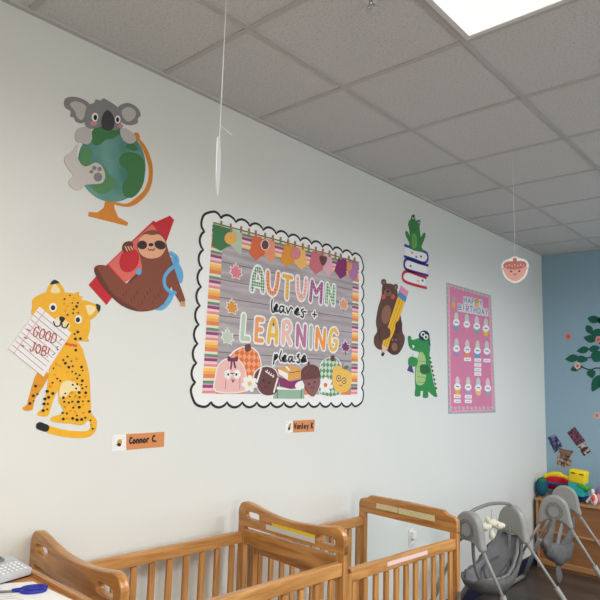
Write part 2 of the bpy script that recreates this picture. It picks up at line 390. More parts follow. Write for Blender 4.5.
# ================================================================== CRIBS
METAL = mat('latch_metal', (150, 150, 150), .3, .9, var=.02)
LBLW = mat('label_silver', (205, 205, 196), .4, var=.12, scale=150); LBLY = mat('label_yellow', (226, 196, 50), .5, var=.05)
LBLP = mat('label_pink', (226, 200, 200), .5, var=.08, scale=150)
m, nt, b = base('clear_acrylic'); b.inputs['Base Color'].default_value = (.95, .97, .97, 1); b.inputs['Transmission Weight'].default_value = 1; b.inputs['Roughness'].default_value = .03; b.inputs['IOR'].default_value = 1.02
ACR = m
def crib(name, org, ang, L, W, zr, ends, label, slat_pitch, front_label=None):
    """org: back-left floor corner, s along the wall, t into the room"""
    ca, sa = cos(ang), sin(ang)
    R = Matrix(((ca, sa, 0, org[0]), (sa, -ca, 0, org[1]), (0, 0, 1, 0), (0, 0, 0, 1)))
    t = empty(name, (org[0], org[1], 0), label, 'crib', None)
    pw = .042
    def bx(nm, lo, hi, m, bev=.004, par=t):
        bm = bmesh.new(); box(bm, lo, hi, R, bev); return link(nm, bm, m, par)
    for kind, s in ends:
        zt = kind['top']
        for t0 in (0, W-pw):
            bx('post', (s-.014, t0, 0), (s+.014, t0+pw, zt-.07), CRIBZ)
        F = R @ Matrix(((0, 0, 1, s), (1, 0, 0, 0), (0, 1, 0, 0), (0, 0, 0, 1)))
        hb = kind['h']
        if kind['k'] == 'saddle':
            top = [(0, zt-.07), (.0, zt-.035), (.02, zt-.006), (.05, zt), (.09, zt-.004), (.16, zt-.017), (.24, zt-.028), (W/2, zt-.033), (W-.24, zt-.03), (W-.16, zt-.024), (W-.09, zt-.014), (W-.05, zt-.008), (W-.02, zt-.016), (W, zt-.045), (W, zt-.07)]
            top = [(p.x, p.y) for p in smooth_pts([Vector(q) for q in top], 4)]
            out = top+[(W, zt-hb), (0, zt-hb)]
            def slot(c0, zc, w_=.1, h_=.032):
                pts = []
                for k in range(16):
                    a = 2*pi*k/16
                    pts.append((c0+math.copysign(abs(cos(a))**.45, cos(a))*w_/2, zc+math.copysign(abs(sin(a))**.6, sin(a))*h_/2))
                return pts
            board('end_board', out, [slot(.095, zt-.055), slot(W-.095, zt-.068)], .03, F, CRIBY, t)
            bx('cross_rail', (s-.011, pw, zt-hb-.078), (s+.011, W-pw, zt-hb-.012), CRIBY)
            if 'nolabel' in kind: continue
            bm = bmesh.new(); x = s-.0165
            box(bm, (x, W*.30, zt-.093), (x+.002, W*.76, zt-.072), R, mi=0); box(bm, (x-.0004, W*.36, zt-.072), (x+.002, W*.76, zt-.06), R, mi=1)
            tag(link('warning_label', bm, [LBLW, LBLY], t), 'silver and yellow warning label')
        elif kind['k'] == 'arch':
            top = [(0, zt-.09), (0, zt-.05), (.012, zt-.028), (.045, zt-.018), (.06, zt-.014), (.08, zt-.002), (.11, zt), (W/2, zt+.004), (W-.11, zt), (W-.08, zt-.002), (W-.06, zt-.014), (W-.045, zt-.018), (W-.012, zt-.028), (W, zt-.05), (W, zt-.09)]
            top = [(p.x, p.y) for p in smooth_pts([Vector(q) for q in top], 3)]
            board('end_board', top+[(W, zt-hb), (0, zt-hb)], [], .03, F, CRIBY, t)
            bx('clear_panel', (s-.002, pw, .35), (s+.002, W-pw, zt-hb), ACR, 0)
            bx('lower_rail', (s-.011, pw, .28), (s+.011, W-pw, .35), CRIBY)
            bm = bmesh.new(); x = s-.0165
            box(bm, (x, W*.20, zt-.062), (x+.002, W*.43, zt-.034), R, mi=0); box(bm, (x, W*.44, zt-.064), (x+.002, W*.80, zt-.034), R, mi=0)
            tag(link('warning_label', bm, [mat('label_cream', (214, 206, 160), .5, var=.25, scale=120)], t), 'cream printed safety label')
        else:
            bx('end_rail', (s-.012, pw, zr-.06), (s+.012, W-pw, zr-.005), CRIBY)
    s0, s1 = ends[0][1], ends[1][1]
    for t0 in (.006, W-.034):
        bx('side_rail', (s0+.014, t0, zr-.05), (s1-.014, t0+.028, zr), CRIBX, .005)
        bx('bottom_rail', (s0+.014, t0+.002, .28), (s1-.014, t0+.026, .34), CRIBX, .003)
        n = int((s1-s0-.05)/slat_pitch)
        off = ((s1-s0)-n*slat_pitch)/2
        for k in range(n+1):
            x = s0+off+k*slat_pitch
            if x-s0 < .03 or s1-x < .03: continue
            bx('slat', (x-.0135, t0+.007, .34), (x+.0135, t0+.021, zr-.055), CRIBZ, .002)
    bx('mattress_base', (s0+.014, .036, .4), (s1-.014, W-.036, .42), WHITE, .002)
    if front_label:
        a, b_ = front_label
        o = bx('rail_label', (a, W-.0062, zr-.031), (b_, W-.0045, zr-.013), LBLP, 0); tag(o, 'pale pink printed label')
    # latch on the front right post
    q = s1-.02
    if front_label:
        bx('latch', (q-.006, W, .57), (q+.016, W+.008, .63), METAL, .002)
    return t
crib('crib', (-.425, -.02), math.radians(-3.4), .955, .65, 1.64-.703,
     [({'k': 'saddle', 'top': 1.085, 'h': .112, 'nolabel': 1}, .0), ({'k': 'saddle', 'top': 1.072, 'h': .108}, .955)],
     'honey oak crib with saddle-shaped end boards and handle slots, beside the corner table', .083)
crib('crib', (.645, -.03), math.radians(-5.0), .81, .645, 1.64-.765,
     [({'k': 'low', 'top': .93, 'h': 0}, .0), ({'k': 'arch', 'top': 1.0, 'h': .1}, .81)],
     'honey oak crib with an arched clear-panel end board, next to the baby swings', .072, (.25, .55))

# ================================================================== CORNER TABLE with phone, paper, scissors
tz = 1.02; tx1 = -.572
t = empty('changing_table', (-.95, -.45, 0), 'light wooden table with a raised edge in the lower left corner', 'table')
bm = bmesh.new(); box(bm, (-1.35, -.85, tz-.025), (tx1, -.20, tz), None, .004); link('table_top', bm, TABLEW, t)
bm = bmesh.new(); box(bm, (tx1, -.85, tz-.05), (tx1+.018, -.20, tz+.012), None, .004); link('raised_edge', bm, CRIBY, t)
for x in (-1.33, tx1-.05):
    for y in (-.83, -.26):
        bm = bmesh.new(); box(bm, (x, y, 0), (x+.045, y+.045, tz-.025), None, .003); link('leg', bm, CRIBZ, t)
for z in (.25, .6):
    bm = bmesh.new(); box(bm, (-1.33, -.83, z), (tx1-.005, -.215, z+.02)); link('shelf', bm, TABLEW, t)
# paper: corner points from the view, on the table
P_ = lambda x, y, z=tz: on_z(x, y, z)
bm = bmesh.new()
q = [P_(6, 584), P_(42.7, 580), P_(73, 601)]; q[2].x = min(q[2].x, tx1-.004); q[1].x = min(q[1].x, tx1-.02)
a = (q[2]-q[1]).normalized(); e1 = q[1]; e2 = e1+a*.28; dd = (q[0]-q[1]).normalized()*.215
vs = [e1, e2, e2+dd, e1+dd]
f = [bm.verts.new(Vector((v.x, v.y, tz+.002))) for v in vs]; g = [bm.verts.new(Vector((v.x, v.y, tz+.0002))) for v in vs]
bm.faces.new(f); bm.faces.new(g)
for k in range(4): bm.faces.new((f[k], f[(k+1) % 4], g[(k+1) % 4], g[k]))
t = tag(link('paper_sheet', bm, WHITE), 'white sheet of paper lying on the corner table under the scissors', 'paper')
bm = bmesh.new(); INK = mat('grey_ink', (130, 130, 140))
for k in range(9):
    o_ = e1+dd*.5+a*(.05+k*.022); wv = dd*(.34+.05*sin(k*3)); v4 = [o_, o_+wv, o_+wv+a*.003, o_+a*.003]
    bm.faces.new([bm.verts.new(Vector((v.x, v.y, tz+.0023))) for v in v4])
o = link('printed_lines', bm, INK, t)
# phone
GREYP = mat('phone_grey', (186, 190, 196), .4); DARKP = mat('phone_black', (24, 24, 28), .4)
pc = P_(7, 578); ph = empty('desk_phone', (pc.x, pc.y, tz), 'grey desk phone with a small display and white keys on the corner table', 'phone')
ax = (P_(26, 574)-P_(2, 581)); ax.z = 0; ax.normalize(); ay = Vector((-ax.y, ax.x, 0))
def PM(lift=0, tilt=0):
    Mx = Matrix((ax, ay, Vector((0, 0, 1)))).transposed().to_4x4(); Mx.translation = Vector((pc.x, pc.y, tz+lift))
    return Mx @ Matrix.Scale(.86, 4) @ Matrix.Rotation(math.radians(tilt), 4, 'X')
R0 = .056
bm = bmesh.new(); box(bm, (-.14, -.05, .001), (R0, .085, .016), PM(), .006); link('base', bm, DARKP, ph)
bm = bmesh.new(); box(bm, (-.14, -.052, .014), (R0+.002, .088, .040), PM(0, 9), .009); link('body', bm, GREYP, ph)
bm = bmesh.new(); box(bm, (-.12, .045, .040), (R0-.045, .08, .050), PM(0, 9), .003); link('display_housing', bm, mat('display_frame', (120, 122, 126), .4), ph)
bm = bmesh.new(); box(bm, (-.11, .05, .050), (R0-.05, .074, .0508), PM(0, 9)); link('display', bm, mat('lcd', (78, 84, 84), .2), ph)
for i in range(6):
    for j in range(4):
        bm = bmesh.new(); x = R0-.02-i*.017; y = -.04+j*.019
        box(bm, (x-.0045, y-.0045, .040), (x+.0045, y+.0045, .043), PM(0, 9), .002); link('key', bm, WHITE, ph)
# scissors
BLUEP = mat('blue_plastic', (24, 40, 150), .35)
s0 = P_(14, 590.5, tz+.006); s1 = P_(46, 588, tz+.006); ax2 = (s1-s0); ln = ax2.length; ax2.normalize(); ay2 = Vector((-ax2.y, ax2.x, 0))
sc = empty('scissors', (s0.x, s0.y, tz), 'blue-handled scissors lying on the white paper', 'scissors')
for sg in (1, -1):
    bm = bmesh.new()
    c = s0+ax2*ln*.62+ay2*(.012*sg)
    loop = [c+ax2*(cos(k*pi/8)*ln*.38)+ay2*(sin(k*pi/8)*.014*(1.0 if sg > 0 else 1.25)) for k in range(17)]
    tube(bm, loop, .005, 8, flat=1); tube(bm, [s0-ax2*.005, s0+ax2*ln*.28+ay2*.006*sg], .0055, 8)
    link('handle', bm, BLUEP, sc)
    bm = bmesh.new(); b0 = s0-ax2*.0; tip = s0-ax2*.10+ay2*(.003*sg)
    vs = [b0+ay2*.006, b0-ay2*.006, tip]
    zz = tz+.004+(.0015 if sg > 0 else 0)
    f = [bm.verts.new(Vector((v.x, v.y, zz))) for v in vs]; g = [bm.verts.new(Vector((v.x, v.y, zz+.0012))) for v in vs]
    bm.faces.new(f); bm.faces.new(g)
    for k in range(3): bm.faces.new((f[k], f[(k+1) % 3], g[(k+1) % 3], g[k]))
    link('blade', bm, METAL, sc)

# ================================================================== OUTLET with plug on the wall
t = empty('wall_outlet', on_y(411, 537), 'white wall outlet seen through the clear crib end', 'outlet')
c = on_y(411, 537)
bm = bmesh.new(); box(bm, (c.x-.035, -.007, c.z-.057), (c.x+.035, -.0002, c.z+.057), None, .003); link('cover_plate', bm, FRAMEW, t)
bm = bmesh.new(); box(bm, (c.x-.02, -.035, c.z-.005), (c.x+.02, -.007, c.z+.04), None, .005); link('plug', bm, WHITE, t)
bm = bmesh.new(); box(bm, (c.x-.015, -.0095, c.z-.042), (c.x+.015, -.007, c.z-.012), None, .002); link('socket', bm, WHITE, t)

# ================================================================== LOW SHELF and toys
SXF = 4.33; SZ = .615; y0s = -.035; y1s = -1.55
t = empty('low_shelf', (4.53, -.8, 0), 'low wooden toy shelf against the blue wall', 'shelf')
def sb(nm, lo, hi, m, bev=.003): 
    bm = bmesh.new(); box(bm, lo, hi, None, bev); return link(nm, bm, m, t)
sb('shelf_top', (SXF-.008, y1s, SZ-.022), (4.725, y0s, SZ), SHELFW)
sb('side_panel', (SXF, y0s-.022, 0), (4.725, y0s, SZ-.022), SHELFW); sb('side_panel', (SXF, y1s, 0), (4.725, y1s+.022, SZ-.022), SHELFW)
sb('middle_rail', (SXF, y1s+.022, .315), (4.70, y0s-.022, .333), SHELFW)
sb('bottom_rail', (SXF, y1s+.022, .03), (4.70, y0s-.022, .075), SHELFW)
sb('plinth', (SXF+.02, y1s+.022, 0), (4.70, y0s-.022, .03), SHELFB, 0)
sb('back_panel', (SXF+.018, y1s+.022, .075), (SXF+.026, y0s-.022, .315), SHELFB, 0)
sb('back_panel', (SXF+.018, y1s+.022, .333), (SXF+.026, y0s-.022, SZ-.022), SHELFB, 0)

def fab(name, rgb): return mat('plush_'+name, rgb, .9, var=.12, scale=80, bump=.6)
def SP(px, py, x=4.5): return on_x(px, py, x)
# plush toys: y extent from pixels at depth x, resting on the shelf
def bag(name, label, cat, xd, pxl, pxr, pyt, cols, kind):
    l = SP(pxl, 490, xd); r_ = SP(pxr, 490, xd); tp = SP((pxl+pxr)/2, pyt, xd)
    w_ = abs(l.y-r_.y); h = tp.z-SZ; c = Vector((xd, (l.y+r_.y)/2, SZ))
    return c, w_, h
c, w_, h = bag('', '', '', 4.43, 536.5, 547.5, 477, None, None)
t = empty('stuffed_toy', c, 'round teal and green stuffed toy at the corner end of the low shelf', 'toy')
bm = bmesh.new(); blob(bm, c+Vector((0, 0, h*.5)), (.075, w_/2, h*.48), noise=.03); link('body', bm, fab('teal', (18, 84, 106)), t, True)
bm = bmesh.new(); blob(bm, c+Vector((-.01, -w_*.1, h*.78)), (.06, w_*.28, h*.24), noise=.1); link('head', bm, fab('green', (30, 112, 90)), t, True)
# navy cushion-like bag under the others
c, w_, h = bag('', '', '', 4.51, 554, 588.5, 489, None, None)
t = empty('fabric_bag', c, 'dark blue soft fabric bag lying under the colourful toys on the shelf', 'bag')
h = .046
bm = bmesh.new(); blob(bm, c+Vector((0, 0, h*.52)), (.12, w_/2, h*.48), e=.6, noise=.02); link('body', bm, fab('navy', (22, 52, 112)), t, True)
bm = bmesh.new(); tube(bm, [c+Vector((-.11, -w_*.2, h*.6)), c+Vector((-.135, -w_*.3, h*.5)), c+Vector((-.12, -w_*.40, h*.4))], .01, 8, 4); link('strap', bm, fab('blackstrap', (20, 20, 24)), t)
hb = h
# red, blue and yellow soft cube
c, w_, h = bag('', '', '', 4.60, 544.5, 570.5, 473.5, None, None); top = SZ+h; z0 = SZ+.05
t = empty('soft_play_block', Vector((c.x, c.y, z0)), 'rounded red soft toy with yellow rim and blue stripe piled on the shelf', 'toy')
hh = top-z0
bm = bmesh.new(); blob(bm, Vector((c.x, c.y, z0+hh*.42)), (.07, w_/2, hh*.42), e=.8, noise=.03); link('body', bm, fab('red', (188, 26, 36)), t, True)
bm = bmesh.new(); blob(bm, Vector((c.x-.01, c.y, z0+hh*.4)), (.073, w_*.51, hh*.13), e=.7, noise=.02); link('stripe', bm, fab('slate_blue', (50, 84, 130)), t, True)
bm = bmesh.new(); tube(bm, [Vector((c.x-.02, c.y+w_*.5, z0+hh*.45)), Vector((c.x-.01, c.y+w_*.42, z0+hh*.75)), Vector((c.x, c.y, z0+hh*.93)), Vector((c.x, c.y-w_*.42, z0+hh*.78))], [.02, .025, .03, .02], 12, 6); link('rim', bm, fab('yellow', (238, 206, 40)), t, True)
# yellow, green and turquoise soft block leaning
c, w_, h = bag('', '', '', 4.45, 569, 585.5, 469, None, None)
t = empty('soft_play_block', Vector((c.x, c.y, SZ+.05)), 'yellow soft block with black slits over turquoise fabric, leaning on the toy pile', 'toy')
Rm = Matrix.Translation(Vector((c.x, c.y, SZ+.054))) @ Matrix.Rotation(math.radians(6), 4, 'X')
bm = bmesh.new(); box(bm, (-.06, -w_*.5, 0), (.06, w_*.5, (h-.055)*.55), Rm, .012); link('base', bm, fab('turquoise', (40, 170, 172)), t, True)
bm = bmesh.new(); box(bm, (-.065, -w_*.5, (h-.055)*.48), (.065, w_*.5, (h-.055)*.98), Rm, .02); link('top', bm, fab('yellow2', (232, 202, 34)), t, True)
bm = bmesh.new(); box(bm, (-.068, -w_*.58, (h-.055)*.38), (.04, w_*.05, (h-.055)*.52), Rm @ Matrix.Rotation(.2, 4, 'X'), .008); link('band', bm, fab('green2', (72, 158, 52)), t, True)
bm = bmesh.new()
for k in (-.28, .22): box(bm, (-.067, w_*k-.018, (h-.055)*.84), (-.064, w_*k+.018, (h-.055)*.88), Rm)
link('slits', bm, BLACK, t)
# small doll and purple toy
c, w_, h = bag('', '', '', 4.365, 589.5, 598, 489, None, None)
t = empty('stuffed_doll', c, 'small white and red stuffed doll sitting on the shelf front', 'toy')
bm = bmesh.new(); blob(bm, c+Vector((0, 0, h*.36)), (.03, w_*.42, h*.36), noise=.02); link('body', bm, fab('white', (214, 206, 204)), t, True)
bm = bmesh.new(); blob(bm, c+Vector((-.02, 0, h*.45)), (.022, w_*.24, h*.22)); link('bib', bm, fab('coral', (214, 84, 74)), t, True)
bm = bmesh.new(); blob(bm, c+Vector((0, w_*.12, h*.83)), (.025, w_*.2, h*.17)); link('head', bm, fab('white', (214, 206, 204)), t, True)
bm = bmesh.new(); tube(bm, [c+Vector((-.01, w_*.3, h*.5)), c+Vector((-.01, w_*.7, h*.25)), c+Vector((-.015, w_*.85, h*.15))], .011, 8, 3); link('arm', bm, fab('white', (214, 206, 204)), t, True)
c, w_, h = bag('', '', '', 4.50, 595.5, 612, 486, None, None)
t = empty('stuffed_toy', c, 'lilac stuffed toy at the right edge of the photo on the shelf', 'toy')
bm = bmesh.new(); blob(bm, c+Vector((0, 0, h*.5)), (.05, w_/2, h*.5), noise=.06); link('body', bm, fab('lilac', (150, 126, 170)), t, True)
bm = bmesh.new(); blob(bm, c+Vector((-.05, w_*.25, h*.3)), (.03, w_*.2, h*.28)); link('foot', bm, fab('pinkish', (200, 120, 130)), t, True)

# ================================================================== BABY SWINGS
PLAST = mat('swing_plastic', (146, 146, 142), .45, var=.03); PLD = mat('swing_plastic_dark', (120, 120, 117), .5, var=.03)
TUBEM = mat('swing_tube', (166, 166, 162), .3, .5, var=.02)
FABD = mat('seat_fabric_dark', (96, 95, 94), .95, var=.3, scale=25, bump=.8); FABL = mat('seat_fabric_light', (120, 121, 125), .95, var=.2, scale=20, bump=.5)
CREAM = mat('cream_plush', (214, 208, 190), .95, var=.08)
def swing(A, B, d, spread_f, spread_b, arch, mobile, label, seat_s=1.0, wid=.13, hs=1.0, sd=None, fold=None):
    """A, B hub centres, d unit horizontal vector of swinging (towards the head)"""
    A, B = Vector(A), Vector(B); d = Vector(d).normalized(); Z = Vector((0, 0, 1))
    ax = (B-A).normalized(); mid = (A+B)/2
    t = empty('baby_swing', (mid.x, mid.y, 0), label, 'baby swing', 'baby swings')
    for c, outw in ((A, -ax), (B, ax)):
        n = outw; dv = (d - n*d.dot(n)).normalized()
        Fm = Matrix((dv, Z, n)).transposed().to_4x4(); Fm.translation = c
        prof = [(-.115, -.09), (-.112, -.05), (-.104, .01), (-.085, .065), (-.045, .103), (0, .113), (.045, .103), (.085, .065), (.104, .01), (.113, -.05), (.125, -.105), (.10, -.118), (.06, -.082), (0, -.07), (-.06, -.078), (-.095, -.105)]
        prof = [(p.x*hs, p.y*hs) for p in smooth_pts([Vector(q) for q in prof], 4, True)]
        hb_ = board('hub_housing', prof, [], .06, Fm, PLAST, t, .015)
        bm = bmesh.new()
        for k, (rr, z_) in enumerate(((.06, .032), (.045, .035))):
            ring = [Fm @ Vector((cos(a)*rr*hs, sin(a)*rr*1.05*hs, z_)) for a in [2*pi*j/28 for j in range(29)]]
            tube(bm, ring, .0035, 6)
        link('hub_ring', bm, PLD, hb_)
        bm = bmesh.new(); tube(bm, [Fm @ Vector((0, 0, .028)), Fm @ Vector((0, 0, .033))], .04*hs, 20); link('hub_cap', bm, PLAST, hb_)
        for sg, sp in ((1, spread_f), (-1, spread_b)):
            st = c+dv*(.1*sg*hs)-Z*.10*hs
            en = Vector((c.x, c.y, .018))+Vector(sp[0 if outw == -ax else 1])
            dr = (en-st); 
            bm = bmesh.new(); tube(bm, [st-dr*.02, st+dr*.5], .0105, 10); tube(bm, [st+dr*.42, st+dr*.46, en], [.02, .018, .015], 10)
            link('leg', bm, TUBEM if False else PLAST, t)
    # foot bars on the floor
    for sp in (spread_f, spread_b):
        e0 = Vector((A.x, A.y, .018))+Vector(sp[0]); e1_ = Vector((B.x, B.y, .018))+Vector(sp[1])
        bm = bmesh.new(); tube(bm, [e0, e1_], .0165, 10); link('foot_bar', bm, PLAST, t)
    if arch:
        bm = bmesh.new()
        tube(bm, [A+Z*.06, A+Z*.11+ax*.03, mid+Z*.14, B+Z*.12-ax*.03, B+Z*.07], .011, 10, 6, flat=1.0); link('toy_bar', bm, PLD, t)
    if mobile:
        for k, (dx, dz) in enumerate(((-.075, .02), (.0, .035), (.06, .015))):
            p = mid+ax*dx+Z*(dz-.02)
            bm = bmesh.new(); tube(bm, [mid+ax*dx*.6+Z*.135, p], .002, 5); blob(bm, p, (.034, .034, .026), noise=.15); blob(bm, p+Vector((.025, -.02, .0)), (.02, .02, .017)); blob(bm, p+Vector((-.015, .02, .022)), (.016, .016, .02))
            tag(link('plush_toy', bm, CREAM, t), 'cream plush toy hanging from the bar')
        p = mid-Z*.06; bm = bmesh.new(); tube(bm, [mid+Z*.1, p], .002, 5); blob(bm, p, (.02, .02, .032), noise=.1); tag(link('plush_toy', bm, CREAM, t), 'cream plush toy hanging from the bar')
    # hanger arms and seat
    s_ = seat_s
    if fold: fold(t, A, B); return t
    d = Vector(sd).normalized(); lx = Vector((-d.y, d.x, 0))
    key = [(-.27, -.33), (-.2, -.40), (-.08, -.44), (.03, -.42), (.12, -.34), (.2, -.22), (.26, -.10)]
    wd = [.07, .11, .135, .14, .14, .125, .075]; sd = [.05, .10, .13, .13, .10, .07, .03]
    K = smooth_pts([Vector((a*s_, b_*s_+.0, 0)) for a, b_ in key], 4)
    Wd = smooth_pts([Vector((a, b_, 0)) for a, b_ in zip(wd, sd)], 4)
    def surf(off, wk, nm, m, lo=0, hi=None, th=.014):
        bm = bmesh.new(); rows = []
        hi_ = hi or len(K)
        for i in range(lo, hi_):
            kk = K[i]; tn = (K[min(i+1, len(K)-1)]-K[max(i-1, 0)]).normalized(); nr = Vector((-tn.y, tn.x))
            row = []
            for j in range(13):
                v = -1+2*j/12
                lat = Wd[i].x*wid/.14*wk*sin(v*pi/2); up_ = Wd[i].y*abs(v)**2.5*wk*s_
                rip = .004*sin(i*2.1+j*1.3)
                row.append(bm.verts.new(mid+lx*lat+d*(kk.x+nr.x*(up_+off+rip))+Z*(kk.y+nr.y*(up_+off+rip))))
            rows.append(row)
        for i in range(len(rows)-1):
            for j in range(12):
                bm.faces.new((rows[i][j], rows[i][j+1], rows[i+1][j+1], rows[i+1][j]))
        o = link(nm, bm, m, t, True)
        md = o.modifiers.new('solid', 'SOLIDIFY'); md.thickness = th; md.offset = 0
        return o
    surf(0, 1.0, 'seat_shell', FABD); surf(.022, .82, 'seat_pad', FABL, 2, None, .02)
    for sg, c in ((-1, A), (1, B)):
        bm = bmesh.new(); e = mid+ax*(.145*sg)+d*(.02*s_)-Z*(.34*s_)
        tube(bm, [c+ax*(.03*-sg)+Z*(-.02), c+ax*(.04*-sg)-Z*.2, e, mid+ax*(.05*sg)-Z*.44*s_], [.012, .011, .01, .01], 8, 4); link('hanger_arm', bm, PLD, t)
        bm = bmesh.new(); tube(bm, [mid+lx*(.05*sg)+d*(.15*s_)-Z*(.24*s_), mid+lx*(.07*sg)+d*(.02*s_)-Z*(.30*s_), mid+lx*(.01*sg)-d*(.05*s_)-Z*(.37*s_)], .01, 8, 4, flat=.4); link('harness_strap', bm, FABD, t)
    bm = bmesh.new(); p = mid+d*.27*s_-Z*.07*s_
    pts = [p+lx*(cos(a)*wid*.62)+d*(-.06*s_+.02*sin(a))+Z*(-.06*s_+sin(a)*.10*s_) for a in [pi*j/12 for j in range(13)]]
    tube(bm, pts, .016, 10); link('headrest_trim', bm, FABL, t)
    return t
def folded_seat(t, A, B):
    Y = lambda x, y, yy=-.60: on_y(x, y, yy)
    def strip(nm, pts, wdt, th=.35, m=FABD, yy=-.6):
        P3 = smooth_pts([Y(a, b, yy) for a, b in pts], 5); bm = bmesh.new(); n_ = len(P3); rings = []
        ws = smooth_pts([Vector((q, 0, 0)) for q in wdt], 5)
        for i, p in enumerate(P3):
            tn = (P3[min(i+1, n_-1)]-P3[max(i-1, 0)]).normalized(); sd_ = tn.cross(Vector((0, -1, 0))).normalized(); nr = sd_.cross(tn)
            r = ws[i].x; ring = []
            for k in range(16):
                a = 2*pi*k/16; rr = r*(1+.10*sin(3*a+i*.7)+.05*sin(i*1.9+k))
                ring.append(bm.verts.new(p+sd_*cos(a)*rr+nr*sin(a)*rr*th))
            rings.append(ring)
        for i in range(n_-1):
            for k in range(16): bm.faces.new((rings[i][k], rings[i][(k+1) % 16], rings[i+1][(k+1) % 16], rings[i+1][k]))
        bm.faces.new(rings[0]); bm.faces.new(rings[-1]); return link(nm, bm, m, t, True)
    strip('seat_side', [(554, 519), (552, 530), (548, 541), (545, 548)], [.028, .04, .055, .05], yy=-.62)
    strip('seat_side', [(573, 517), (572, 528), (567, 542), (560, 553)], [.03, .042, .055, .05], yy=-.58)
    strip('seat_sling', [(543, 545), (550, 551), (559, 555), (566, 553), (572, 545)], [.03, .055, .07, .06, .03], .6)
    strip('hanging_strap', [(559, 556), (559, 564), (558, 571), (560, 579)], [.04, .05, .045, .055], .25)
    strip('seat_liner', [(562, 524), (560, 534), (557, 546)], [.02, .03, .025], .3, FABL, -.6)
swing((2.25, -.385, .722), (2.66, -.50, .722), (0, -1, 0),
      ((.02, -.38, 0), (.02, -.53, 0)), ((.0, .36, 0), (0, .47, 0)), True, True,
      'grey baby swing with cream plush toys on its bar, right beside the crib', .92, .14, .98, (1, -.2, 0))
swing((3.36, -.54, .71), (3.90, -.44, .71), (0, -1, 0),
      ((.0, -.5, 0), (.0, -.52, 0)), ((0, .46, 0), (0, .36, 0)), False, False,
      'grey baby swing without toys, in front of the low toy shelf', .8, .12, 1.0, None, folded_seat)

# ================================================================== HANGING ACORNS
STR = mat('nylon_string', (245, 245, 242), .5)
PK1 = paper('acorn_pink', (228, 168, 158)); PK2 = paper('acorn_rose', (190, 116, 110))
def acorn(c, face, w_, label, name='paper_acorn', sides=(1, -1)):
    c = Vector(c); n = Vector(face).normalized(); rx = Vector((-n.y, n.x, 0)).normalized(); Z = Vector((0, 0, 1))
    t = empty(name, c, label, 'hanging decoration', 'paper acorns hung from the ceiling')
    Fm = Matrix((rx, Z, n)).transposed().to_4x4(); Fm.translation = c
    k = w_/.19
    out = [(0, .098), (.018, .095), (.03, .085), (.075, .07), (.096, .035), (.09, -.005), (.077, -.05), (.045, -.084), (0, -.103), (-.045, -.084), (-.077, -.05), (-.09, -.005), (-.096, .035), (-.075, .07), (-.03, .085), (-.018, .095)]
    sm = lambda q, kk=1: [(p.x*k*kk, p.y*k*kk) for p in smooth_pts([Vector(a) for a in q], 4, True)]
    board('card', sm(out), [], .0035, Fm, WHITE, t, .0005)
    for sg in sides:
        def lay(nm, q, zz, m, s=True):
            bm = bmesh.new(); P = sm(q) if s else [(a*k, b*k) for a, b in q]
            f = [bm.verts.new(Fm @ Vector((a, b, zz*sg))) for a, b in P]; g = [bm.verts.new(Fm @ Vector((a, b, .0005*sg))) for a, b in P]
            bm.faces.new(f)
            for i in range(len(P)): bm.faces.new((f[i], f[(i+1) % len(P)], g[(i+1) % len(P)], g[i]))
            return link(nm, bm, m, t)
        lay('nut', [(-.078, .02), (.078, .02), (.077, -.012), (.064, -.045), (.036, -.074), (0, -.09), (-.036, -.074), (-.064, -.045), (-.077, -.012)], .0022, PK1)
        lay('cap', [(0, .062), (-.06, .06), (-.083, .035), (-.07, .015), (-.03, .002), (0, 0), (.03, .002), (.07, .015), (.083, .035), (.06, .06)], .0026, PK2)
        lay('stem', [(-.012, .06), (.012, .06), (.01, .085), (-.01, .085)], .0028, PK2)
        bm = bmesh.new()
        for x in (-.028, .03):
            q = [Fm @ Vector((x*k+cos(a)*.0065*k, -.014*k+sin(a)*.0075*k, .003*sg)) for a in [2*pi*j/12 for j in range(12)]]
            bm.faces.new([bm.verts.new(v) for v in q])
        q = [Fm @ Vector((-.014*k+.028*k*j/6, (-.03-.006*sin(pi*j/6))*k, .003*sg)) for j in range(7)]
        for i in range(6): bm.faces.new([bm.verts.new(v) for v in (q[i], q[i+1], q[i+1]-Z*.003, q[i]-Z*.003)])
        link('face', bm, BLACK, t)
        bm = bmesh.new()
        for j in range(7):
            x = (-.06+.02*j)*k; y = (.026+.008*(j % 2))*k
            bm.faces.new([bm.verts.new(Fm @ Vector((x+a, y+b, .0032*sg))) for a, b in ((-.004, 0), (0, -.006), (.004, 0), (0, .006))])
        link('cap_pattern', bm, mat('paper_acorn_dots', (240, 190, 170)), t)
    bm = bmesh.new(); tube(bm, [c+Z*.093*k, Vector((c.x, c.y, HZ-.0005))], .0018 if len(sides) == 1 else .0009, 6); link('string', bm, STR, t)
    return t
c2 = on_z(514.5, 151, HZ); dep = (c2-CAM).dot(fw)
d2 = ray(515, 269.5); c2b = CAM+d2*(((c2-CAM).xy.length)/d2.xy.length)
fc = (CAM-c2b); fc.z = 0
acorn(c2b, fc, .146, 'pink paper acorn facing the room, on a string before the far corner')
d1 = ray(218.2, 166); c1 = CAM+d1*1.95
v = (c1-CAM); v.z = 0; v.normalize(); perp = Vector((-v.y, v.x, 0)); 
o = acorn(c1, perp+v*.075, .186, 'paper acorn seen edge-on as a thin pale strip, hanging above the autumn poster', sides=(1,))
bm = bmesh.new(); p1 = c1+Vector((0, 0, .14)); tube(bm, [p1, p1-perp*.04-Vector((0, 0, .03))], .0012, 6); link('loose_string_end', bm, STR, o)

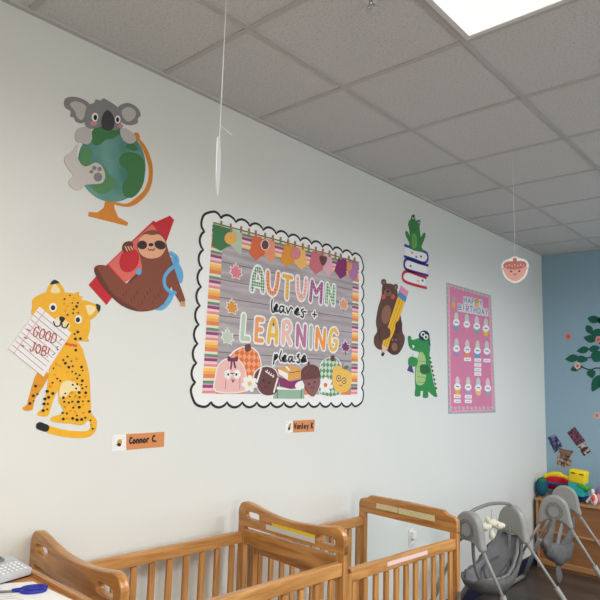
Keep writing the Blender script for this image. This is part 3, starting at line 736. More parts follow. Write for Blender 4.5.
# ================================================================== AUTUMN POSTER (one display board)
PO = empty('autumn_poster', on_y(280, 320), 'large autumn leaves and learning poster with black scalloped white border', 'poster')
A = Art('left')
TL, TR, BR, BL = [A.to(q) for q in ((205.3, 213.5), (361.3, 258.2), (361.3, 402.8), (193.8, 402.2))]
cen = (TL+TR+BR+BL)/4
def scallop_path(bulge):
    sides = ((TL, TR, 13), (TR, BR, 10), (BR, BL, 13), (BL, TL, 10)); out = []
    for k, (a, b_, n) in enumerate(sides):
        dr = (b_-a); nn = Vector((-dr.y, dr.x)).normalized()
        for i in range(1, n-1):
            for j in range(8):
                tt = j/8; out.append(a+dr*((i+tt)/n)+nn*(bulge*(sin(pi*tt)**.7 if tt > 0 else 0)))
        # round corner scallop from the last cusp of this side to the first cusp of the next
        a2, b2, n2 = sides[(k+1) % 4]; dr2 = b2-a2; nn2 = Vector((-dr2.y, dr2.x)).normalized()
        c0 = a+dr*((n-1)/n); c1 = a2+dr2*(1/n2); dg = (nn+nn2).normalized()
        arc = [c0, c0+dr/n*.2+nn*bulge*.7, c0+dr/n*.5+nn*bulge*.85, b_-dr/n*.12+dg*bulge*.30-dr2/n2*.0, c1-dr2/n2*.5+nn2*bulge*.85, c1-dr2/n2*.2+nn2*bulge*.7, c1]
        out += smooth_pts(arc, 3)[:-1]
    return out
SP_ = scallop_path(.024)
B = Art('left'); B.prism(SP_, 0, WHITE); tag(B.build('backing_sheet', PO), 'white scalloped backing sheet')
B = Art('left'); B.stroke(SP_+[SP_[0]], .012, 1, BLACK, 0, True); tag(B.build('scalloped_border', PO), 'black scalloped outline')
# striped rectangle
m, nt, b = base('poster_stripes')
zb = A.to((202, 393.3)).y; per = A.to((202, 366)).y-A.to((202, 393)).y
tc = nt.nodes.new('ShaderNodeTexCoord'); sx = nt.nodes.new('ShaderNodeSeparateXYZ')
m1 = nt.nodes.new('ShaderNodeMath'); m1.operation = 'SUBTRACT'; m1.inputs[1].default_value = zb
m2 = nt.nodes.new('ShaderNodeMath'); m2.operation = 'DIVIDE'; m2.inputs[1].default_value = per
m3 = nt.nodes.new('ShaderNodeMath'); m3.operation = 'FRACT'
rp = nt.nodes.new('ShaderNodeValToRGB'); rp.color_ramp.interpolation = 'CONSTANT'
stops = [(0, (226, 140, 140)), (.1, (240, 200, 205)), (.2, (140, 52, 110)), (.31, (206, 150, 180)), (.37, (90, 146, 100)), (.47, (228, 222, 200)), (.57, (226, 128, 84)), (.72, (240, 170, 62)), (.83, (246, 196, 100)), (.94, (246, 222, 190))]
el = rp.color_ramp.elements
el[0].position = 0; el[0].color = lin(stops[0][1]); el[1].position = stops[1][0]; el[1].color = lin(stops[1][1])
for p, c in stops[2:]: e = el.new(p); e.color = lin(c)
nt.links.new(tc.outputs['Object'], sx.inputs[0]); nt.links.new(sx.outputs['Z'], m1.inputs[0]); nt.links.new(m1.outputs[0], m2.inputs[0]); nt.links.new(m2.outputs[0], m3.inputs[0]); nt.links.new(m3.outputs[0], rp.inputs[0]); nt.links.new(rp.outputs[0], b.inputs['Base Color'])
b.inputs['Roughness'].default_value = .5
STRIPE = m
def P(nm, fn, label=None, crop=(0, 0, 1), parent=None):
    a = Art('left', crop); fn(a); o = a.build(nm, parent or PO)
    if label: o['label'] = label
    return o
P('striped_frame', lambda a: a.poly([(212.3, 222.7), (358.8, 262.6), (357, 395), (202, 393.4)], 2, STRIPE), 'striped multicolour frame sheet')
# grey wood print
m, nt, b = base('poster_grey_boards')
tc = nt.nodes.new('ShaderNodeTexCoord'); mp = nt.nodes.new('ShaderNodeMapping'); mp.inputs['Scale'].default_value = (3, 1, 40)
n = nt.nodes.new('ShaderNodeTexNoise'); n.inputs['Scale'].default_value = 1; n.inputs['Detail'].default_value = 6
rp = nt.nodes.new('ShaderNodeValToRGB'); rp.color_ramp.elements[0].position = .3; rp.color_ramp.elements[1].position = .7
rp.color_ramp.elements[0].color = lin((148, 138, 142)); rp.color_ramp.elements[1].color = lin((190, 180, 184))
sx = nt.nodes.new('ShaderNodeSeparateXYZ'); m1 = nt.nodes.new('ShaderNodeMath'); m1.operation = 'MULTIPLY'; m1.inputs[1].default_value = 1/.088
m2 = nt.nodes.new('ShaderNodeMath'); m2.operation = 'FRACT'; m3 = nt.nodes.new('ShaderNodeMath'); m3.operation = 'LESS_THAN'; m3.inputs[1].default_value = .045
mx = nt.nodes.new('ShaderNodeMix'); mx.data_type = 'RGBA'; mx.inputs[7].default_value = lin((96, 84, 90))
L_ = lambda a_, b_: b_.id_data.links.new(a_, b_)
L_(tc.outputs['Object'], mp.inputs[0]); L_(mp.outputs[0], n.inputs['Vector']); L_(n.outputs['Fac'], rp.inputs[0]); L_(rp.outputs[0], mx.inputs[6])
L_(tc.outputs['Object'], sx.inputs[0]); L_(sx.outputs['Z'], m1.inputs[0]); L_(m1.outputs[0], m2.inputs[0]); L_(m2.outputs[0], m3.inputs[0]); L_(m3.outputs[0], mx.inputs[0]); L_(mx.outputs[2], b.inputs['Base Color']); b.inputs['Roughness'].default_value = .5
BOARDS = m
P('grey_board_panel', lambda a: a.poly([(222, 242.5), (352.3, 277), (350.6, 394.8), (215.5, 393.6)], 3, BOARDS), 'grey wood-grain panel')
# bunting
pen = [('green', (62, 122, 78), [(213, 224), (230, 229), (229.5, 245.5), (220, 251), (211.5, 246)]),
       ('sage', (182, 200, 180), [(230, 229), (241.5, 232.5), (241.5, 248), (240.3, 255), (230, 245.5)]),
       ('burnt_orange', (218, 104, 60), [(252.5, 236), (261, 237), (264.5, 254), (255.5, 260.5), (249, 254)]),
       ('light_orange', (232, 152, 112), [(264, 238), (274, 240.5), (275, 257.5), (271, 263), (264, 256)]),
       ('gold', (226, 150, 44), [(284.5, 243.5), (293, 245.5), (293.5, 262), (286.7, 267), (280, 261)]),
       ('light_yellow', (238, 186, 96), [(295, 246.5), (304.7, 249), (306, 265), (301, 270), (294, 263)]),
       ('rose', (204, 110, 120), [(312, 251), (321, 253), (322.7, 269.5), (315, 274.7), (308.5, 266.5)]),
       ('pale_pink', (224, 170, 186), [(322.7, 254), (331, 256), (332.5, 271), (328, 277), (322, 269)]),
       ('plum', (132, 40, 104), [(338, 258), (346, 259.5), (346, 275), (340, 279), (334, 271)]),
       ('mauve', (178, 118, 166), [(347.5, 260), (358.4, 263), (357, 278), (352, 281.5), (347.5, 272.5)])]
for nm, c, pts in pen:
    P('pennant', lambda a: a.poly(pts, 5 if nm in ('green', 'burnt_orange', 'gold', 'rose', 'plum') else 4, paper(nm, c)), nm.replace('_', ' ')+' pennant')
P('bunting_cord', lambda a: a.stroke([(213, 222.7), (358, 262.3)], .006, 6, paper('cord_green', (86, 110, 70))), 'green bunting cord')
PINW = paper('clothespin', (170, 120, 84))
for x in (221, 230.5, 240.8, 248.7, 255.5, 264.8, 272.5, 280.2, 287.8, 294.7, 302.5, 308.5, 315.5, 322.5, 329.2, 335.2, 340.5, 348.5, 354.3):
    y = 222.7+(x-213)*39.6/145
    P('clothespin', lambda a: a.poly([(x-.8, y-4), (x+.8, y-3.6), (x+.5, y+2.8), (x-1, y+2.5)], 7, PINW))
# charms on the pennants
P('bunting_apple', lambda a: a.oval((230, 238.5), 6.3, 6.3, 8, paper('apple_gold', (232, 178, 92))).stroke([(230.5, 232), (231.5, 230)], .006, 8, PINW), 'golden apple')
BROWN = paper('football_brown', (106, 62, 62))
P('bunting_football', lambda a: a.oval((264.3, 245), 4.2, 5.4, 8, WHITE).oval((264.3, 245), 3.5, 4.7, 9, BROWN), 'brown football')
P('bunting_pumpkin', lambda a: a.oval((295, 253.5), 5, 6.2, 8, paper('pumpkin_rose', (214, 130, 136))), 'rose pumpkin')
P('bunting_acorn', lambda a: a.poly([(319.3, 256), (326, 257), (325.5, 262), (322.3, 266), (319.5, 261)], 8, BROWN, 3), 'brown acorn')
P('bunting_gourd', lambda a: a.poly([(346.5, 262.5), (351, 263.5), (350.5, 269.5), (347, 270.5)], 8, paper('gourd', (222, 150, 90)), 3), 'orange gourd')
# lettering
GRNC = checker('check_green', (70, 122, 84), (206, 222, 200), .011); ORC = checker('check_orange', (224, 118, 56), (240, 160, 110), .013)
GOC = checker('check_gold', (228, 164, 44), (240, 188, 90), .014); PKC = checker('check_pink', (226, 150, 140), (244, 196, 190), .014)
PUC = checker('check_purple', (150, 62, 118), (190, 120, 160), .013); GR2 = checker('check_green_light', (92, 148, 98), (200, 222, 190), .013)
SG = paper('letter_sage', (186, 206, 184)); OR_ = paper('letter_orange', (238, 160, 100)); GO = paper('letter_gold', (238, 188, 78)); PI_ = paper('letter_pink', (236, 190, 180)); MA = paper('letter_mauve', (186, 116, 156)); OR2 = paper('letter_orange2', (240, 154, 66))
LET = [
 ('A', GRNC, [[(251.6, 289.5), (253.2, 278), (255.2, 271), (257.3, 268.5), (260, 271), (261.8, 280), (262.2, 291)], [(253, 283.5), (262, 285.3)]]),
 ('U', ORC, [[(267.3, 272.5), (267.5, 284), (269, 291), (272.2, 293.6), (275.2, 290), (277.2, 281), (277.8, 273.8)]]),
 ('T', GOC, [[(283.2, 275.8), (291.2, 277.8)], [(287.2, 277), (286.3, 297.8)]]),
 ('U', PKC, [[(297.2, 278), (297.5, 289), (299, 296.5), (301, 298.6), (303.5, 295.5), (305.3, 287), (305.6, 279.8)]]),
 ('M', PUC, [[(309.8, 300.5), (311.7, 281.5)], [(311.7, 281.5), (315.6, 293)], [(315.6, 293), (321.3, 284)], [(321.3, 284), (320.2, 302.5)]]),
 ('N', GR2, [[(325.8, 303), (326.8, 285)], [(326.8, 285), (332.7, 303.5)], [(333.6, 286.5), (332.9, 304)]]),
 ('L', SG, [[(243.2, 316), (241.6, 338.5)], [(241.6, 338.5), (248, 338.8)]]),
 ('E', OR_, [[(256.5, 319), (255.4, 340)], [(256.5, 319), (262.3, 320)], [(256, 329.2), (261, 329.8)], [(255.5, 340), (261.5, 340.6)]]),
 ('A', GO, [[(267.8, 342), (269.3, 330), (271.3, 322), (273.2, 319.8), (275, 323.5), (276, 331), (275.9, 343)], [(269, 335), (275.8, 335.5)]]),
 ('R', PI_, [[(283.3, 323), (282.4, 343)], [(283.3, 322.5), (287, 321.8), (290, 326), (288.5, 331.5), (283.5, 334)], [(285.5, 333.5), (290, 343.5)]]),
 ('N', MA, [[(297.3, 325.5), (296.6, 345)], [(297.3, 325.5), (303.5, 345.5)], [(304.7, 326), (303.8, 345.8)]]),
 ('I', paper('letter_sage2', (170, 190, 178)), [[(310.7, 327.3), (310.1, 347)]]),
 ('N', OR2, [[(316.7, 328.5), (315.8, 347.5)], [(316.7, 328.5), (322.8, 348)], [(324.3, 330), (323.2, 348.3)]]),
 ('G', GO, [[(336.6, 333), (334.2, 329.8), (331, 331.5), (329.2, 339), (330, 346.8), (332.5, 349.8), (335.3, 347.5), (336.4, 341.3)], [(336.2, 341), (333.6, 340.5)]]),
]
NMC = {GRNC: 'green checked', ORC: 'orange checked', GOC: 'gold checked', PKC: 'pink checked', PUC: 'purple checked', GR2: 'light green checked'}
for ch, mm, sts in LET:
    def f_(a):
        for s_ in sts: a.stroke(s_, .044, 4, WHITE, 5)
        for s_ in sts: a.stroke(s_, .023, 6, mm, 5)
    P('letter', f_, (NMC.get(mm, '')+' letter '+ch).strip())
leaves_w = [[(271.6, 299.5), (271, 306), (271.7, 311.8), (273.8, 312)], [(273.8, 309.5), (277, 307), (276.3, 304.3), (274.6, 306.5), (275, 311.2), (278, 311)],
 [(283.3, 306.8), (280.5, 306), (278.8, 309.5), (280.3, 312.8), (283, 308.8)], [(283.3, 306.5), (283, 311.5), (285, 313)], [(285.8, 307.5), (287.3, 313.5)], [(287.3, 313.5), (290, 307.5), (292, 308.8)],
 [(293.5, 313), (297.6, 311), (297.4, 308), (295.3, 310), (295.8, 314.8), (299, 314.5)], [(302.8, 309), (300.8, 310.5), (303, 314), (302.2, 317.3), (300, 316.3)], [(303, 311.5), (305.6, 312)],
 [(312, 314.2), (316, 315)], [(314.1, 311.5), (313.8, 317.3)]]
please_w = [[(274.2, 354.5), (272.9, 364.5)], [(274, 356.5), (276.2, 354.5), (277, 357), (274, 360)], [(280.8, 350.8), (279, 357.5), (280.3, 361.3)],
 [(282, 359.3), (285.3, 357.3), (284.6, 355), (282.7, 357.3), (283.3, 361.6), (286.5, 360.8)], [(291.8, 357), (289, 356.8), (287.9, 360), (289.3, 362), (291.6, 358.5)], [(291.8, 356.5), (291.6, 361), (293.8, 361.8)],
 [(298.8, 354), (296.6, 356), (299, 359.5), (298.5, 362.8), (296, 361.8)], [(300.5, 361.2), (304.8, 358), (304, 355.3), (301.8, 357.8), (302.3, 362), (306, 361)]]
for nm, W_ in (('leaves +', leaves_w), ('please', please_w)):
    def f_(a):
        for s_ in W_: a.stroke(s_, .026, 4, WHITE, 4)
        for s_ in W_: a.stroke(s_, .0085, 6, BLACK, 4)
    P('script_word', f_, 'black handwritten word on white outline')
# paper leaves on the poster
def mleaf(a, c, r, m, ang=0, sx_=.62):
    half = [(0, -1), (.16, -.66), (.36, -.78), (.38, -.42), (.86, -.52), (.74, -.14), (1, .08), (.56, .26), (.62, .55), (.16, .46), (0, .5)]
    full = half+[(-a_, b_) for a_, b_ in half[1:-1]][::-1]
    pts = [(c[0]+a_*r*sx_, c[1]+b_*r+a_*r*.12) for a_, b_ in full]
    big = [(c[0]+(p[0]-c[0])*1.18, c[1]+(p[1]-c[1])*1.18) for p in pts]
    a.poly(big, 4, WHITE, 2); a.poly(pts, 5, m, 2)
    a.stroke([(c[0], c[1]-r*.6), (c[0], c[1]+r*1.1)], .004, 6, m)
for c, r, col, nm in (((235.5, 273), 9.5, (222, 128, 138), 'pink'), ((231.5, 308), 9, (218, 152, 52), 'gold'), ((227, 338), 9.5, (196, 206, 190), 'pale sage'), ((343, 305), 7, (226, 156, 116), 'orange'), ((345, 347.5), 7, (130, 56, 112), 'plum')):
    P('paper_leaf', lambda a: mleaf(a, c, r, paper('leaf_'+nm.replace(' ', '_'), col)), nm+' maple leaf')
# bottom characters
PPK = paper('pumpkin_pink', (236, 188, 182)); PLUM = paper('plum_ink', (118, 44, 92)); DK = paper('dark_brown_ink', (60, 36, 40))
for q_ in ([(216, 388.5), (244, 389), (244, 393.7), (215.6, 393.7)], [(303, 390), (310, 390), (310, 394.5), (303, 394.5)], [(319, 391), (350, 390), (350, 394.7), (319, 394.7)]):
    P('floral_strip', lambda a: a.poly(q_, 4, paper('strip_coral', (224, 130, 90))), 'coral floral strip')
P('checked_pumpkin', lambda a: (a.poly([(227, 360), (233.5, 350.5), (245, 346), (254, 348.5), (259.5, 356), (261, 368), (257, 378), (248, 381), (238, 380), (230, 372)], 4, WHITE, 4), a.poly([(228, 361), (234.5, 351.5), (245, 347), (253.3, 349.5), (258.5, 356.5), (260, 368), (256, 377), (248, 380), (238, 379), (230, 372)], 5, checker('check_pumpkin', (222, 108, 52), (240, 164, 116), .024), 4), a.poly([(244.5, 345), (249.8, 344.3), (250, 350.5), (245, 351.5)], 6, BROWN, 2)), 'orange checked pumpkin')
def f_(a):
    a.poly([(215, 392), (214.2, 378), (217, 366), (223, 359.5), (232, 357.2), (240.5, 361.5), (245.5, 372), (246, 385), (244, 392)], 6, WHITE, 3)
    a.poly([(216, 391), (215.2, 378), (217.8, 366.5), (223.3, 360.5), (232, 358.2), (240, 362.3), (244.6, 372), (245, 385), (243, 391)], 7, PPK, 3)
    for x in (227, 236.3):
        for k in range(5): a.oval((x+2.1*cos(k*1.257), 374.3+2.8*sin(k*1.257)), 1.7, 2.2, 8, WHITE if x else WHITE)
        a.oval((x+(.3 if x < 230 else -1), 374.4), .9, 1.3, 10, BLACK)
    a.stroke([(229.5, 373.5), (233.5, 373.2)], .004, 9, DK)
    a.stroke([(231, 379), (232, 382), (233.5, 379.5)], .004, 9, DK)
    a.stroke([(225, 380), (224.5, 389)], .002, 9, MA); a.stroke([(239, 378), (239, 389)], .002, 9, MA)
P('pink_pumpkin', f_, 'pink pumpkin with flower glasses')
def f_(a):
    a.poly([(231.5, 359), (227.5, 356), (227, 361), (231, 361)], 9, PLUM, 3); a.poly([(232.5, 359), (236.5, 356), (236.8, 361), (233, 361)], 9, PLUM, 3)
    a.oval((232, 359.5), 1.6, 2, 10, PLUM); a.stroke([(231, 361), (230, 368.5)], .01, 9, PLUM); a.stroke([(233, 361), (234.5, 367.5)], .01, 9, PLUM)
P('bow', f_, 'plum ribbon bow')
def daisy(a, c, r, rc, cc):
    for k in range(7):
        th = k*2*pi/7+.3; a.oval((c[0]+cos(th)*r*.56, c[1]+sin(th)*r*.62), r*.30, r*.46, 10, WHITE, math.degrees(th)+90)
    a.oval(c, rc, rc*1.2, 11, cc)
P('daisy', lambda a: daisy(a, (248.6, 383.7), 8, 2.0, GO), 'white daisy with gold centre')
def f_(a):
    fb = [(253.5, 377), (256.5, 370.5), (262, 367.3), (268, 366.8), (274, 370), (277.3, 377), (278, 386), (275, 393), (269, 395.3), (262, 394), (257, 388)]
    a.poly([(265.8+(x-265.8)*1.07, 381+(y-381)*1.06) for x, y in fb], 7, WHITE, 3); a.poly(fb, 8, BROWN, 3)
    a.stroke([(260.2, 368.5), (256, 382)], .011, 9, WHITE); a.stroke([(276.8, 378.5), (273, 392)], .011, 9, WHITE)
    a.stroke([(264.5, 371), (273, 376.8)], .005, 9, WHITE)
    for k in range(4): x = 266+k*2.1; y = 371+k*1.6; a.stroke([(x+.7, y-1), (x-.7, y+1.6)], .004, 9, WHITE)
    a.oval((263, 380.7), .9, 1.2, 9, BLACK); a.oval((268.4, 382.9), .9, 1.2, 9, BLACK); a.stroke([(264, 385.5), (265, 387), (267, 386.8)], .004, 9, DK)
P('football', f_, 'brown football with a smiling face')
SB = paper('book_sage', (150, 182, 158))
def f_(a):
    a.poly([(273.5, 390.5), (276, 386), (303, 388), (303.5, 398.5), (273.3, 398.3)], 8, SB); a.poly([(276, 386.5), (290, 389), (300, 388), (300, 390), (276, 389.5)], 9, WHITE)
    for x in (276.5, 300.5): a.stroke([(x, 390), (x, 398)], .005, 9, paper('book_dark_sage', (70, 110, 90)))
P('book', f_, 'sage green book at the bottom')
P('book', lambda a: (a.poly([(277.5, 376.5), (290, 381.5), (302, 379), (302, 389), (292, 389.8), (278.8, 386)], 9, paper('book_plum', (134, 48, 104))), a.poly([(294, 386), (296, 382.5), (302.5, 380.5), (303, 388.5), (296, 388.5)], 10, WHITE, 2)), 'plum book in the middle')
P('book', lambda a: (a.poly([(276.8, 367.5), (291, 365.3), (300, 368.8), (300, 378), (287.5, 381), (277, 374)], 10, paper('book_gold', (224, 164, 84))), a.poly([(277.3, 369), (286.8, 373.5), (286.8, 380), (277.5, 373.7)], 11, WHITE), a.poly([(284, 366.5), (286, 366.2), (289.5, 370.3), (287.3, 370.8)], 11, WHITE), a.stroke([(288, 373), (299.5, 371)], .003, 11, DK)), 'gold book on top')
AC = paper('acorn_brown', (142, 92, 92))
def f_(a):
    a.poly([(301.5, 376), (317.8, 374), (319, 384), (316, 391), (312.5, 396.5), (306.5, 391.5), (303, 384)], 11, AC, 3)
    a.poly([(300, 377), (301.5, 370), (306.5, 365.2), (313, 364.8), (318, 369), (318.5, 377), (310, 379), (302.5, 379.5)], 12, BROWN, 3)
    a.stroke([(308.3, 365.5), (308, 362.5)], .012, 12, BROWN)
    for k in range(8): a.oval((303.8+k*1.8, 373-(k % 3)*2.2), .45, .6, 13, AC)
    a.oval((308, 384), .7, 1, 13, BLACK); a.oval((313.6, 382.2), .7, 1, 13, BLACK); a.stroke([(309.8, 387), (311.3, 388.3), (312.8, 386.5)], .003, 13, DK)
P('acorn', f_, 'brown acorn with a smiling face')
def f_(a):
    g = [(319.5, 394), (319, 377), (320.5, 364), (325.5, 359), (332, 357.3), (338, 360.5), (341, 370), (340, 394)]
    a.poly([(330+(x-330)*1.06, 377+(y-377)*1.03) for x, y in g], 5, WHITE, 2); a.poly(g, 6, checker('check_pumpkin_green', (92, 146, 104), (200, 220, 200), .024), 2)
    a.poly([(330.3, 356), (333.8, 355.5), (333.5, 361), (330, 360.5)], 7, BROWN, 2)
P('checked_pumpkin', f_, 'green checked pumpkin')
P('daisy', lambda a: daisy(a, (324.5, 385), 7.6, 1.8, paper('daisy_orange', (226, 112, 60))), 'white daisy with orange centre')
def f_(a):
    a.poly([(331.8, 372), (335, 365), (339.5, 367), (345, 369.8), (350.5, 373.5), (350.2, 384), (346, 391.5), (335.5, 391.5), (331.8, 383)], 10, paper('apple_yellow', (236, 190, 92)), 3)
    a.stroke([(341.5, 368), (342.5, 363.5)], .007, 10, paper('apple_stem', (200, 130, 130))); a.poly([(342.5, 369), (344.5, 366), (347.5, 365.5), (346.5, 368.8)], 11, paper('apple_leaf', (74, 128, 84)), 2)
    for c in ((337.7, 378.3), (343, 380.6)):
        a.stroke([(c[0]+2.1*cos(k*pi/6), c[1]+2.9*sin(k*pi/6)) for k in range(13)], .004, 11, DK); a.oval(c, 1.1, 1.5, 11, WHITE); a.oval(c, .75, 1.1, 12, BLACK)
    a.stroke([(338.5, 384.5), (339.7, 386), (341, 385)], .003, 11, DK)
P('apple', f_, 'yellow apple with round glasses')

# ================================================================== ANIMAL CUTOUTS
def cut(nm, label, c):
    return empty(nm, on_y(*c), label, 'wall decoration')
# koala on a globe
K = (50, 80, 4)
t = cut('koala_cutout', 'grey koala hugging a globe on an orange stand, paper cutout', (110, 160))
GRY = paper('koala_grey', (134, 133, 134)); GRL = paper('koala_light', (190, 184, 182)); ORG = paper('globe_orange', (214, 132, 40))
P('globe_stand', lambda a: (a.poly([(222, 478), (254, 480), (258, 515), (272, 548), (312, 570), (308, 584), (152, 545), (155, 528), (190, 530), (215, 510)], 0, ORG),
   a.poly([(332, 228), (338, 210), (352, 212), (360, 228), (352, 245)], 1, ORG),
   a.poly([(352, 240), (362, 240), (390, 280), (409, 340), (409, 400), (392, 450), (352, 492), (310, 508), (255, 497), (258, 488), (305, 495), (342, 473), (376, 440), (393, 395), (393, 345), (376, 290)], 0, ORG, 3)), 'orange globe stand', K, t)
m, nt, b = base('globe_teal')
tc = nt.nodes.new('ShaderNodeTexCoord'); n = nt.nodes.new('ShaderNodeTexNoise'); n.inputs['Scale'].default_value = 5
rp = nt.nodes.new('ShaderNodeValToRGB'); rp.color_ramp.elements[0].position = .35; rp.color_ramp.elements[0].color = lin((62, 122, 112)); rp.color_ramp.elements[1].position = .65; rp.color_ramp.elements[1].color = lin((108, 160, 150))
L_(tc.outputs['Object'], n.inputs['Vector']); L_(n.outputs['Fac'], rp.inputs[0]); L_(rp.outputs[0], b.inputs['Base Color']); GLOBE = m
G1 = paper('land_green', (64, 120, 70)); G2 = paper('land_green_light', (88, 140, 92))
P('globe', lambda a: (a.oval((246, 338), 135, 151, 1, GLOBE, -10, 40), a.poly([(165, 248), (168, 205), (195, 188), (280, 190), (278, 212), (252, 235), (225, 238), (190, 262)], 2, G1, 3),
   a.poly([(275, 330), (290, 295), (330, 290), (370, 312), (379, 370), (366, 430), (330, 470), (295, 462), (288, 420), (310, 390), (303, 360)], 2, G1, 3),
   a.poly([(132, 268), (170, 285), (160, 330), (215, 345), (235, 380), (260, 400), (245, 440), (200, 457), (165, 430), (140, 400), (120, 330)], 2, G2, 3),
   a.poly([(300, 268), (325, 250), (352, 275), (335, 285)], 2, G1, 2)), 'teal globe with green land', K, t)
P('ear', lambda a: (a.poly([(55, 92), (65, 72), (100, 68), (140, 82), (160, 105), (145, 150), (130, 173), (105, 168), (95, 150), (80, 145), (82, 125), (62, 112)], 2, GRY, 3), a.poly([(78, 98), (100, 86), (130, 95), (145, 115), (128, 160), (108, 150), (98, 125)], 3, GRL, 3)), None, K, t)
P('ear', lambda a: (a.poly([(268, 115), (290, 96), (320, 94), (350, 113), (362, 140), (350, 155), (350, 172), (320, 181), (290, 172), (278, 150)], 2, GRY, 3), a.poly([(285, 125), (312, 108), (340, 125), (338, 150), (315, 167), (295, 155)], 3, GRL, 3)), None, K, t)
P('head', lambda a: (a.poly([(145, 190), (136, 150), (148, 105), (175, 92), (183, 78), (200, 84), (212, 74), (232, 84), (262, 104), (276, 125), (284, 155), (277, 190), (255, 202), (200, 186), (170, 195)], 4, GRY, 3),
   a.oval((173, 175), 14, 9, 5, paper('cheek_pink', (210, 140, 140))), a.oval((281, 185), 10, 8, 5, paper('cheek_pink', (210, 140, 140))),
   a.oval((178, 150), 13, 18, 5, WHITE), a.oval((179, 151), 7, 11, 6, BLACK), a.oval((269, 159), 11, 16, 5, WHITE), a.oval((268, 160), 6, 10, 6, BLACK),
   a.poly([(215, 131), (229, 122), (245, 135), (256, 165), (250, 195), (230, 203), (210, 192), (203, 165)], 6, paper('koala_nose', (62, 60, 64)), 3)), None, K, t)
P('paw', lambda a: a.poly([(100, 215), (110, 196), (135, 188), (158, 198), (167, 232), (152, 258), (125, 252), (103, 245)], 5, GRL, 3), 'light grey paw', K, t)
P('paw', lambda a: a.poly([(278, 200), (300, 194), (332, 215), (343, 240), (322, 256), (290, 240)], 5, GRL, 3), 'light grey paw', K, t)
P('body', lambda a: (a.poly([(112, 256), (85, 288), (60, 305), (57, 328), (73, 358), (92, 382), (78, 398), (75, 420), (100, 441), (128, 436), (140, 420), (180, 417), (210, 410), (219, 380), (205, 345), (180, 331), (150, 345), (125, 340), (106, 300)], 4, paper('koala_body', (206, 198, 194)), 3),
   a.oval((190, 389), 17, 18, 5, GRY), a.oval((163, 368), 8, 7, 5, GRY), a.oval((175, 353), 9, 9, 5, GRY), a.oval((196, 357), 9, 9, 5, GRY)), 'pale grey body with foot pads', K, t)

# sloth on a crayon
S = (70, 200, 4.615)
t = cut('sloth_cutout', 'brown sloth with a blue backpack riding a red crayon, paper cutout', (135, 265))
RED = paper('crayon_red', (196, 34, 46)); RDL = paper('crayon_label', (222, 108, 98)); SB1 = paper('sloth_brown', (132, 70, 50)); SB2 = paper('sloth_dark', (104, 52, 38)); FACE = paper('sloth_face', (230, 170, 136)); BL = paper('backpack_blue', (96, 172, 222))
P('crayon', lambda a: (a.poly([(85, 392), (165, 303), (385, 95), (395, 102), (460, 72), (480, 92), (446, 187), (400, 260), (245, 382), (168, 485)], 0, RED),
   a.poly([(175, 297), (378, 112), (432, 180), (330, 330), (252, 382)], 1, RDL), a.oval((272, 278), 44, 58, 2, RED, 20)), 'red crayon', S, t)
P('arm', lambda a: (a.poly([(262, 386), (300, 345), (335, 318), (350, 335), (330, 372), (280, 390)], 2, SB2, 3), a.oval((316, 332), 13, 15, 3, BL, 20, 14)), 'dark brown arm with blue cuff', S, t)
P('backpack', lambda a: (a.poly([(468, 262), (500, 290), (522, 340), (512, 385), (480, 360), (450, 300)], 1, BL, 3), a.poly([(385, 500), (420, 510), (455, 485), (478, 440), (450, 430), (400, 470)], 1, BL, 3)), 'light blue backpack', S, t)
P('body', lambda a: (a.poly([(322, 262), (332, 320), (310, 352), (262, 385), (215, 352), (178, 312), (148, 300), (118, 305), (112, 332), (140, 385), (185, 440), (240, 488), (310, 514), (375, 510), (420, 488), (452, 445), (465, 400), (478, 425), (505, 470), (520, 478), (530, 462), (505, 390), (478, 310), (452, 235), (435, 175), (400, 142), (355, 143), (325, 168), (308, 215)], 3, SB1, 3),
   a.poly([(112, 332), (140, 385), (185, 440), (240, 488), (310, 514), (300, 500), (230, 462), (180, 410), (140, 345), (122, 312)], 4, SB2, 2),
   [a.stroke([(220+((k*37) % 210), 405+((k*23) % 80)), (223+((k*37) % 210), 412+((k*23) % 80))], .0028, 4, SB2) for k in range(34)],
   [a.stroke([(512+7*k, 470), (510+9*k, 490)], .006, 4, FACE) for k in range(3)]), None, S, t)
P('paw', lambda a: (a.poly([(240, 217), (250, 197), (275, 190), (290, 205), (282, 235), (255, 240), (243, 234)], 4, SB2, 3), [a.stroke([(252+13*k, 215), (262+12*k, 235-3*k)], .006, 5, FACE) for k in range(3)]), None, S, t)
P('face', lambda a: (a.poly([(318, 180), (345, 158), (375, 163), (410, 160), (436, 190), (438, 225), (415, 260), (375, 271), (335, 260), (312, 228)], 5, FACE, 3),
   a.oval((331, 208), 22, 20, 6, DK, 0), a.oval((413, 208), 27, 20, 6, DK, 20), a.oval((338, 203), 6, 6, 7, BLACK), a.oval((405, 203), 6, 6, 7, BLACK), a.oval((371, 207), 11, 8, 6, BLACK),
   a.stroke([(358, 225), (364, 233), (373, 229), (381, 233), (388, 224)], .004, 6, BLACK)), None, S, t)
P('strap', lambda a: a.stroke([(465, 245), (490, 265), (492, 292), (455, 325), (433, 360), (437, 400), (462, 425), (482, 428)], .017, 6, BL, 5), 'light blue backpack strap', S, t)

